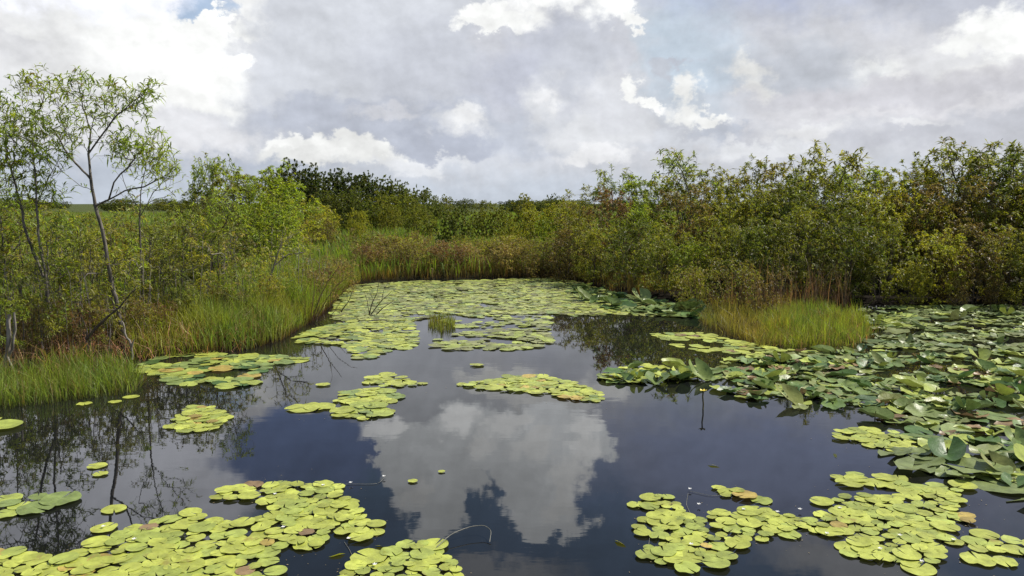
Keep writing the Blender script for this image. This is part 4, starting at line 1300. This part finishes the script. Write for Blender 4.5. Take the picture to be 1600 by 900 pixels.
fill([(722, 602), (775, 592), (800, 588), (850, 588), (905, 604), (942, 616), (936, 628), (880, 624), (850, 616), (800, 612), (760, 610)], .088, 1.6, YS * 2 + [GG, OR], 'pad of the floating island right in the middle of the pond', 'pads of the middle island', seed=11, minsep=.55)
fill([(732, 572), (758, 570), (775, 573), (752, 576)], .13, 1.0, YS, 'pad of the tiny streak above the middle island', 'pads of the tiny streak behind middle island', seed=12)
fill([(528, 615), (580, 608), (612, 612), (624, 622), (600, 632), (560, 636), (530, 628)], .095, 1.5, YS + [GG], 'pad of the upper cluster left of centre', 'pads of the upper left-centre cluster', seed=13, minsep=.52)
fill([(520, 642), (560, 634), (595, 634), (608, 644), (590, 653), (560, 656), (530, 652)], .10, 1.5, [YG2, GG, YG], 'pad of the lower cluster left of centre', 'pads of the lower left-centre cluster', seed=14, minsep=.52)
fill([(572, 588), (610, 586), (662, 600), (640, 604), (600, 606), (575, 598)], .09, 1.2, YS, 'pad of the thin tapering streak left of centre', 'pads of the tapering left-centre streak', seed=15)
fill([(264, 668), (280, 650), (300, 636), (330, 638), (356, 652), (345, 664), (318, 676), (285, 674)], .085, 1.6, YS * 2 + [OR], 'pad of the round cluster over the tree reflections', 'pads of the cluster over tree reflections', seed=16, minsep=.5)
fill([(-60, 790), (0, 782), (60, 778), (112, 780), (60, 798), (0, 806), (-60, 806)], .10, .9, [GG, YG2, GG], 'large grey-green pad at the left edge of the water', 'pads of the left edge patch', seed=17)
fill([(-30, 660), (10, 658), (34, 666), (20, 676), (-30, 678)], .15, 1.0, [YG2, YG], 'pad by the left edge below the bright grass', 'pads of the patch below bright grass', seed=18)
fill([(-40, 598), (0, 594), (44, 596), (40, 606), (-30, 606)], .17, 1.0, [GG, DK], 'dull green pad at the left edge behind the grass clump', 'pads of the patch behind bright grass', seed=19)
fill([(208, 576), (228, 564), (270, 556), (330, 548), (350, 556), (420, 556), (480, 562), (420, 572), (404, 586), (392, 604), (355, 606), (330, 598), (300, 604), (262, 594), (235, 586)], .125, 1.2, [YG2, GG, YG2, GG, YG, YG2, GG, OR, DK],
     'broad green pad in the patch beside the left bank', 'pads of the left bank patch', seed=20, minsep=.56, sparse=lambda x, y, r: math.sin(x * 3) * math.sin(y * 3.3) > .6)
# the far mat
far = clumpy(.9, 1.1, -.9, .4)
fill([(520, 500), (525, 470), (552, 446), (640, 440), (760, 438), (860, 434), (905, 442), (960, 458), (1020, 470), (1100, 478), (1110, 492), (1050, 496), (960, 492), (900, 494), (850, 490), (790, 492), (740, 496), (700, 492), (640, 502), (560, 502)],
     .100, 1.3, [(.36, .39, .12), (.42, .44, .13), (.30, .33, .10), GG, YG2, YG, (.20, .20, .07)], 'small pad of the far mat', 'pads of the far mat', kind='pad', seed=21, minsep=.50, maxn=6500, sparse=clumpy(1.6, 2.6, -1.0))
fill([(450, 530), (500, 512), (540, 504), (640, 500), (655, 520), (648, 540), (600, 556), (560, 562), (540, 540), (470, 536)], .10, 1.05, YS + [GG, (.3, .33, .1)], 'small pad of the patch between left bank and far mat', 'pads between left bank and far mat',
     seed=22, minsep=.5, sparse=clumpy(2.3, 3.6, -.35, 1.0))
fill([(670, 532), (730, 520), (800, 512), (860, 500), (862, 540), (800, 548), (740, 546), (690, 548)], .10, .75, [(.30, .33, .10), YG2, (.26, .27, .10)], 'small pad of the broken streaks in front of the far mat', 'pads of the broken streaks before the far mat',
     seed=23, minsep=.5, sparse=clumpy(1.2, 3.0, -.1, 2.0))
fill([(690, 500), (860, 490), (860, 502), (740, 520), (700, 520)], .10, .35, [(.30, .33, .10), YG2], 'small pad of the thin scatter before the far mat', 'pads of the thin scatter before the far mat', seed=24, sparse=clumpy(1.4, 3.0, .2, 2.6))
# between the far mat and the islet
fill([(1020, 522), (1090, 520), (1180, 540), (1240, 548), (1180, 556), (1080, 548), (1040, 536)], .11, .9, YS + [GG, BR], 'pad of the strip in front of the islet left end', 'pads of the strip before the islet', seed=25, sparse=clumpy(1.4, 2.4, -.5, 3.0))
# dock leaves on the right
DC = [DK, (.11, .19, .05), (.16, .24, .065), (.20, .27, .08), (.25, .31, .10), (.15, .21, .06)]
DC2 = DC + DC[1:4] + [YG2, (.25, .27, .08), BR, (.24, .27, .09)]
fill([(930, 590), (960, 578), (1010, 574), (1060, 578), (1090, 590), (1050, 600), (1000, 600), (955, 602)], .12, 1.1, YS + DC, 'dock leaf of the clump left of the big dock bed', 'leaves of the clump left of bed', kind='dock', seed=40, minsep=.46, up=.25)
fill([(1070, 585), (1110, 568), (1170, 560), (1260, 552), (1350, 548), (1420, 548), (1500, 560), (1600, 570), (1660, 600), (1660, 660), (1560, 650), (1480, 648), (1400, 640), (1330, 640), (1250, 640), (1190, 636), (1140, 616), (1085, 604)],
     .105, .64, DC2 + [YG2, YG2, YG2, GG, GG], 'heart-shaped dock leaf in the broad bed right of the pond', 'leaves of the broad right bed', kind='dock', seed=41, minsep=.58, maxn=1300, up=.24, sparse=clumpy(1.9, 3.4, -.75, .7))
fill([(1340, 640), (1400, 634), (1480, 644), (1560, 650), (1660, 655), (1660, 760), (1600, 770), (1560, 745), (1500, 720), (1460, 716), (1430, 690), (1380, 665)],
     .115, .62, DC2 + [YG2, YG2, GG], 'big dock leaf near the right edge in the foreground', 'leaves of the right foreground', kind='dock', seed=42, minsep=.56, maxn=400, up=.2, sparse=clumpy(1.8, 2.2, -1.4, 1.7))
fill([(1390, 712), (1430, 700), (1490, 704), (1560, 730), (1600, 745), (1660, 770), (1600, 790), (1560, 765), (1500, 752), (1440, 740), (1400, 735)], .15, .95, [(.22, .27, .09), YG2, (.18, .22, .08)],
     'pale dock leaf lying flat at the right foreground edge', 'leaves of the pale right foreground edge', kind='dock', seed=43, minsep=.5)
fill([(1345, 482), (1450, 478), (1600, 480), (1760, 488), (1800, 560), (1660, 562), (1500, 552), (1400, 544), (1350, 545), (1365, 520), (1360, 500)], .115, .52, [YG2, GG, (.25, .28, .10), (.20, .24, .08), (.13, .18, .06)],
     'flat pad in the far right reach before the thicket', 'pads of the far right reach', kind='dock', seed=44, minsep=.54, maxn=1500, up=.05, sparse=clumpy(1.3, 3.1, -.55, 1.0))
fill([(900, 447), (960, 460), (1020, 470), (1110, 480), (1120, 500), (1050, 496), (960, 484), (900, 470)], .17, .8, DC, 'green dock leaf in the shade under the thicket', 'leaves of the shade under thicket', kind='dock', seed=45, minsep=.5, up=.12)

# split into individuals and the many far ones
IND = {'pad': 300, 'dock': 300}
fam = lambda k: 'pad' if k == 'pad' else 'dock'
order = sorted(range(len(pad_list)), key=lambda i: -pad_list[i][0] * (1.5 if pad_list[i][1] == 'dockup' else 1))
single = set(); left = dict(IND)
for i in order:
    x, y = pad_list[i][2], pad_list[i][3]
    d = math.cos(R(PITCH)) * y + math.sin(R(PITCH)) * CAM_H
    u = 800 + F * x / d
    v = 450 + F * (math.cos(R(PITCH)) * CAM_H - math.sin(R(PITCH)) * y) / d
    f = fam(pad_list[i][1])
    if left[f] > 0 and -20 < u < 1620 and v < 915:
        single.add(i); left[f] -= 1
byg = {}
for i in single:
    if pad_list[i][9]: byg.setdefault(pad_list[i][9], []).append(i)
for gp, L in byg.items():
    L.sort(key=lambda i: -pad_list[i][3] + 0)
    nrow = max(1, int(round((len(L) / 1.6) ** .5 * .8))) if len(L) > 9 else 1
    per = math.ceil(len(L) / nrow)
    place = gp.split(' of the ')[-1] if ' of the ' in gp else gp
    for r_ in range(nrow):
        row = sorted(L[r_ * per:(r_ + 1) * per], key=lambda i: pad_list[i][2] / pad_list[i][3])
        for k_, i in enumerate(row):
            c = pad_list[i][7]
            hue = 'yellow-green' if c[1] > .40 and c[1] > c[0] * .95 else ('golden' if c[0] > c[1] and c[0] > .38 else ('brownish' if c[0] > c[1] else ('light green' if c[1] > .24 else 'dark green')))
            kind = {'pad': 'pad', 'dock': 'flat leaf', 'dockup': 'raised leaf'}[pad_list[i][1]]
            t_ = '%s %s, %s from left' % (hue, kind, ordw(k_ + 1))
            if nrow > 1: t_ += ', %s row from back' % ordw(r_ + 1)
            pad_list[i][8] = t_ + ', ' + place
rest = {}
cnt_up = 0
for i, (sz, kd, x, y, z, rr, rot, c, lb, gp) in enumerate(pad_list):
    if i in single:
        if kd == 'pad':
            o = link('floating_pad', PADS[i % 15][0], None, c)
            o.location = (x, y, z + .004); o.rotation_euler = (random.gauss(0, .02), random.gauss(0, .02), rot); o.scale = (rr,) * 3
            tag(o, lb, 'lily pad', gp)
        elif kd == 'dock':
            o = link('dock_leaf', DOCK_FLAT[i % 6][0], None, c)
            o.location = (x, y, z + .01); o.rotation_euler = (random.gauss(0, .09), random.gauss(0, .09), rot); o.scale = (rr,) * 3
            tag(o, lb, 'water lily leaf', (gp + ', flat') if gp else None)
        else:
            e = empty('dock_leaf', (x, y, 0)); e.rotation_euler = (0, 0, rot); e.scale = (rr,) * 3
            link('blade', DOCK_UP[i % 6][0], e, c); link('stalk', STALK, e)
            tag(e, lb, 'water lily leaf', (gp + ', raised') if gp else None)
    else:
        rest.setdefault((fam(kd), gp or 'x'), []).append((kd, x, y, z, rr, rot, c, i))
# group the remaining ones by family and colour shade
NAMES = {'pad': ('far_pads', 'mass of small far pads making a yellow-green mat before the far shore', 'lily pads'), 'dock': ('far_dock_leaves', 'mass of far dock leaves in the right reach', 'water lily leaves')}
for f in ('pad', 'dock'):
    buckets = {}
    for (ff, gp), L in rest.items():
        if ff != f: continue
        for it in L:
            cc = it[6]; b = 0 if cc[1] > .26 else (1 if cc[1] > .16 else 2)
            if cc[0] > cc[1]: b = 3
            buckets.setdefault(b, []).append(it)
    VV = []; FF = []; LT = []; colr = []; base = 0
    for b, L in buckets.items():
        for it in L:
            kd, x, y, z, rr, rot, c, i = it
            if kd == 'pad': _, V, Fq = SMALLPAD[i % 4]
            elif kd == 'dock': _, V, Fq = DOCK_FLAT[i % 6]
            else: _, V, Fq = DOCK_UP[i % 6]
            ca, sa = math.cos(rot), math.sin(rot)
            q = V * rr
            q = np.stack([q[:, 0] * ca - q[:, 1] * sa + x, q[:, 0] * sa + q[:, 1] * ca + y, q[:, 2] + z + .006 + (q[:, 0] * .06 * math.sin(i) + q[:, 1] * .06 * math.cos(i * 2.3) if kd != 'dockup' else 0)], 1)
            VV.append(q); FF.append(Fq + base); base += len(q); colr.append(np.tile([*c, 1.0], (len(q), 1)))
    me = mesh_from(NAMES[f][0], np.concatenate(VV), np.concatenate(FF), np.full(sum(len(a) for a in FF), 4), None, smooth=True)
    ca = me.attributes.new('leafcol', 'FLOAT_COLOR', 'POINT'); ca.data.foreach_set('color', np.concatenate(colr).astype(np.float32).ravel())
    mat = (M_PAD if f == 'pad' else M_DOCK).copy()
    tnt = mat.node_tree
    at = tnt.nodes.new('ShaderNodeAttribute'); at.attribute_name = 'leafcol'
    for nd in tnt.nodes:
        if nd.bl_idname == 'ShaderNodeObjectInfo':
            for l in list(nd.outputs['Color'].links):
                to = l.to_socket; tnt.links.remove(l); tnt.links.new(at.outputs['Color'], to)
    me.materials.append(mat)
    o = link(NAMES[f][0], me)
    tag(o, NAMES[f][1], NAMES[f][2], kind='stuff')
print('pads total', len(pad_list))


# ------------------------------------------------------------------ flowers and small things
def flower_mesh(name, npet, mat, size):
    V = []; Fc = []
    for k in range(npet):
        a = k / npet * 6.283
        ca, sa = math.cos(a), math.sin(a)
        b = len(V)
        for (r, w, z) in ((.05, .1, .02), (.5, .32, .16), (.85, .26, .34), (1.0, .03, .46)):
            for s in (-1, 1): V.append(((r * ca - s * w * sa) * size, (r * sa + s * w * ca) * size, z * size))
        for q in range(3): Fc.append((b + 2 * q, b + 2 * q + 1, b + 2 * q + 3, b + 2 * q + 2))
    return mesh_from(name, np.array(V), np.array(Fc), np.full(len(Fc), 4), mat, smooth=True)


PETALS = flower_mesh('petals', 5, M_WHITE, 1.0)
HEART = flower_mesh('flower_centre', 5, M_YELLOW, .28)
FL = [(210, 847, 'lower left raft'), (505, 762, 'upper edge of the lower left raft'), (548, 758, 'right of the lower left raft top'), (600, 748, 'open water left of the cloud reflection'), (430, 776, 'middle of the lower left raft'),
      (443, 828, 'right part of the lower left raft'), (545, 846, 'right tip of the lower left raft'), (586, 887, 'gap by the bottom centre clump'), (162, 827, 'lone pad near the dark tree reflection'),
      (1092, 792, 'top of the lower right raft left half'), (1162, 800, 'water between the halves of the lower right raft'), (1215, 804, 'open water above the lower right raft'), (1250, 800, 'water left of the dense lower right raft'),
      (1312, 798, 'left tip of the dense lower right raft'), (1080, 855, 'lower left part of the lower right raft'), (1406, 841, 'middle of the dense lower right raft'), (1440, 882, 'bottom of the dense lower right raft'),
      (1490, 848, 'loose row near the bottom right'), (1078, 768, 'water above the lower right raft'), (1375, 862, 'bottom gap of the dense lower right raft'), (1292, 838, 'notch under the lower right raft')]
for px, py, where in FL:
    x, y = ground(px, py)
    e = empty('water_flower', (x, y, .02)); e.rotation_euler = (0, 0, random.random() * 6)
    e.scale = (.015,) * 3
    link('petals', PETALS, e); link('flower_centre', HEART, e)
    tag(e, 'tiny white water flower at the ' + where, 'flower', 'tiny white water flowers')

# the yellow dock flower on a bent stalk
x, y = ground(1098, 640)
e = empty('dock_flower', (x, y, 0))
tb = tubes([(np.array([(0, 0, -.1), (.005, 0, .06), (-.004, 0, .14), (0, 0, .205)]), np.array([.009, .008, .008, .008]))], 'stalk', M_STALK)
link('stalk', tb, e)
b = flower_mesh('bloom', 6, M_YELLOW, .042); bo = link('bloom', b, e); bo.location = (0, 0, .20)
tag(e, 'round yellow flower on a bent dark stalk at the left tip of the dock bed', 'flower')

# bright raised white-looking leaves: two big pale dock leaves with strong shine are part of the bed; curved pale stem
pts = [ground(682, 859), ground(706, 845), ground(735, 836), ground(757, 834), ground(768, 840), ground(765, 849)]
zz = [.02, .05, .06, .06, .05, .01]
P3 = np.array([(p[0], p[1], z) for p, z in zip(pts, zz)])
# smooth the curve
tt = np.linspace(0, len(P3) - 1, 40); fine3 = np.stack([np.interp(tt, np.arange(len(P3)), P3[:, k]) for k in range(3)], 1)
for _ in range(6): fine3[1:-1] = (fine3[:-2] + fine3[1:-1] * 2 + fine3[2:]) / 4
o = link('hooked_vine', tubes([(fine3 - fine3[0], np.full(40, .0032))], 'hooked_vine', M_PALE)); o.location = fine3[0]
tag(o, 'long pale hooked stem arching over the water beside the bottom centre clump', 'plant stem')
STEMS = [([(538, 848), (546, 860), (553, 876)], 'thin curved runner hanging from the right tip of the lower left raft'), ([(510, 760), (545, 757), (590, 758), (600, 748)], 'thin runner reaching right from the lower left raft'),
         ([(1075, 772), (1072, 790), (1080, 806)], 'thin runner at the left end of the lower right raft'), ([(1075, 768), (1110, 776), (1135, 774)], 'thin runner between the pads above the lower right raft'),
         ([(1015, 840), (1013, 858), (1020, 874)], 'thin runner looping on the left side of the lower right raft')]
for px_, lb in STEMS:
    q = np.array([(*ground(*p), .006) for p in px_])
    tt = np.linspace(0, len(q) - 1, 14); ff = np.stack([np.interp(tt, np.arange(len(q)), q[:, k]) for k in range(3)], 1)
    for _ in range(2): ff[1:-1] = (ff[:-2] + ff[1:-1] * 2 + ff[2:]) / 4
    o = link('plant_runner', tubes([(ff - ff[0], np.full(14, .0018))], 'plant_runner', M_PALE)); o.location = ff[0]
    tag(o, lb, 'plant stem', 'thin runners on the water')
# scum and seed specks drifting around the pads
rng = np.random.default_rng(99)
near = [p for p in pad_list if p[3] < 15]
sel = [near[int(k)] for k in rng.integers(len(near), size=2600)]
c0 = np.array([(p[2], p[3], .004) for p in sel]) + np.stack([rng.normal(0, .16, 2600), rng.normal(0, .22, 2600), np.zeros(2600)], 1)
sz = rng.uniform(.002, .009, 2600)[:, None]; aa = rng.uniform(0, 6.28, 2600)
u1 = np.stack([np.cos(aa), np.sin(aa), np.zeros(2600)], 1) * sz; u2 = np.stack([-np.sin(aa), np.cos(aa), np.zeros(2600)], 1) * sz * .5
o = link('floating_specks', mesh_from('floating_specks', np.stack([c0 - u1, c0 - u2, c0 + u1, c0 + u2], 1), np.arange(2600 * 4), np.full(2600, 4), M_REED))
tag(o, 'tiny seed and leaf specks drifting on the water around the pads', 'debris', kind='stuff')
# fallen willow leaves floating
rng = np.random.default_rng(77)
FALL = [(960, 845, 'floating alone right of the cloud reflection'), (585, 854, 'floating between the raft and the bottom centre clump'), (540, 866, 'floating below the right tip of the lower left raft'), (1308, 716, 'floating left of the pale dock leaves'), (1105, 726, 'floating in the open water right of centre')]
for px, py, wh in FALL:
    x, y = ground(px, py)
    me = leaves(np.zeros((1, 3)), np.array([(rng.normal(), rng.normal(), 0)]), rng, np.array([.11]), np.array([.03]), 'fallen_leaf', M_LEAF, 0)
    o = link('fallen_leaf', me, None, (.22, .24, .07)); o.location = (x, y, .006)
    tag(o, 'narrow fallen leaf ' + wh, 'leaf')
print('objects', len(bpy.data.objects))
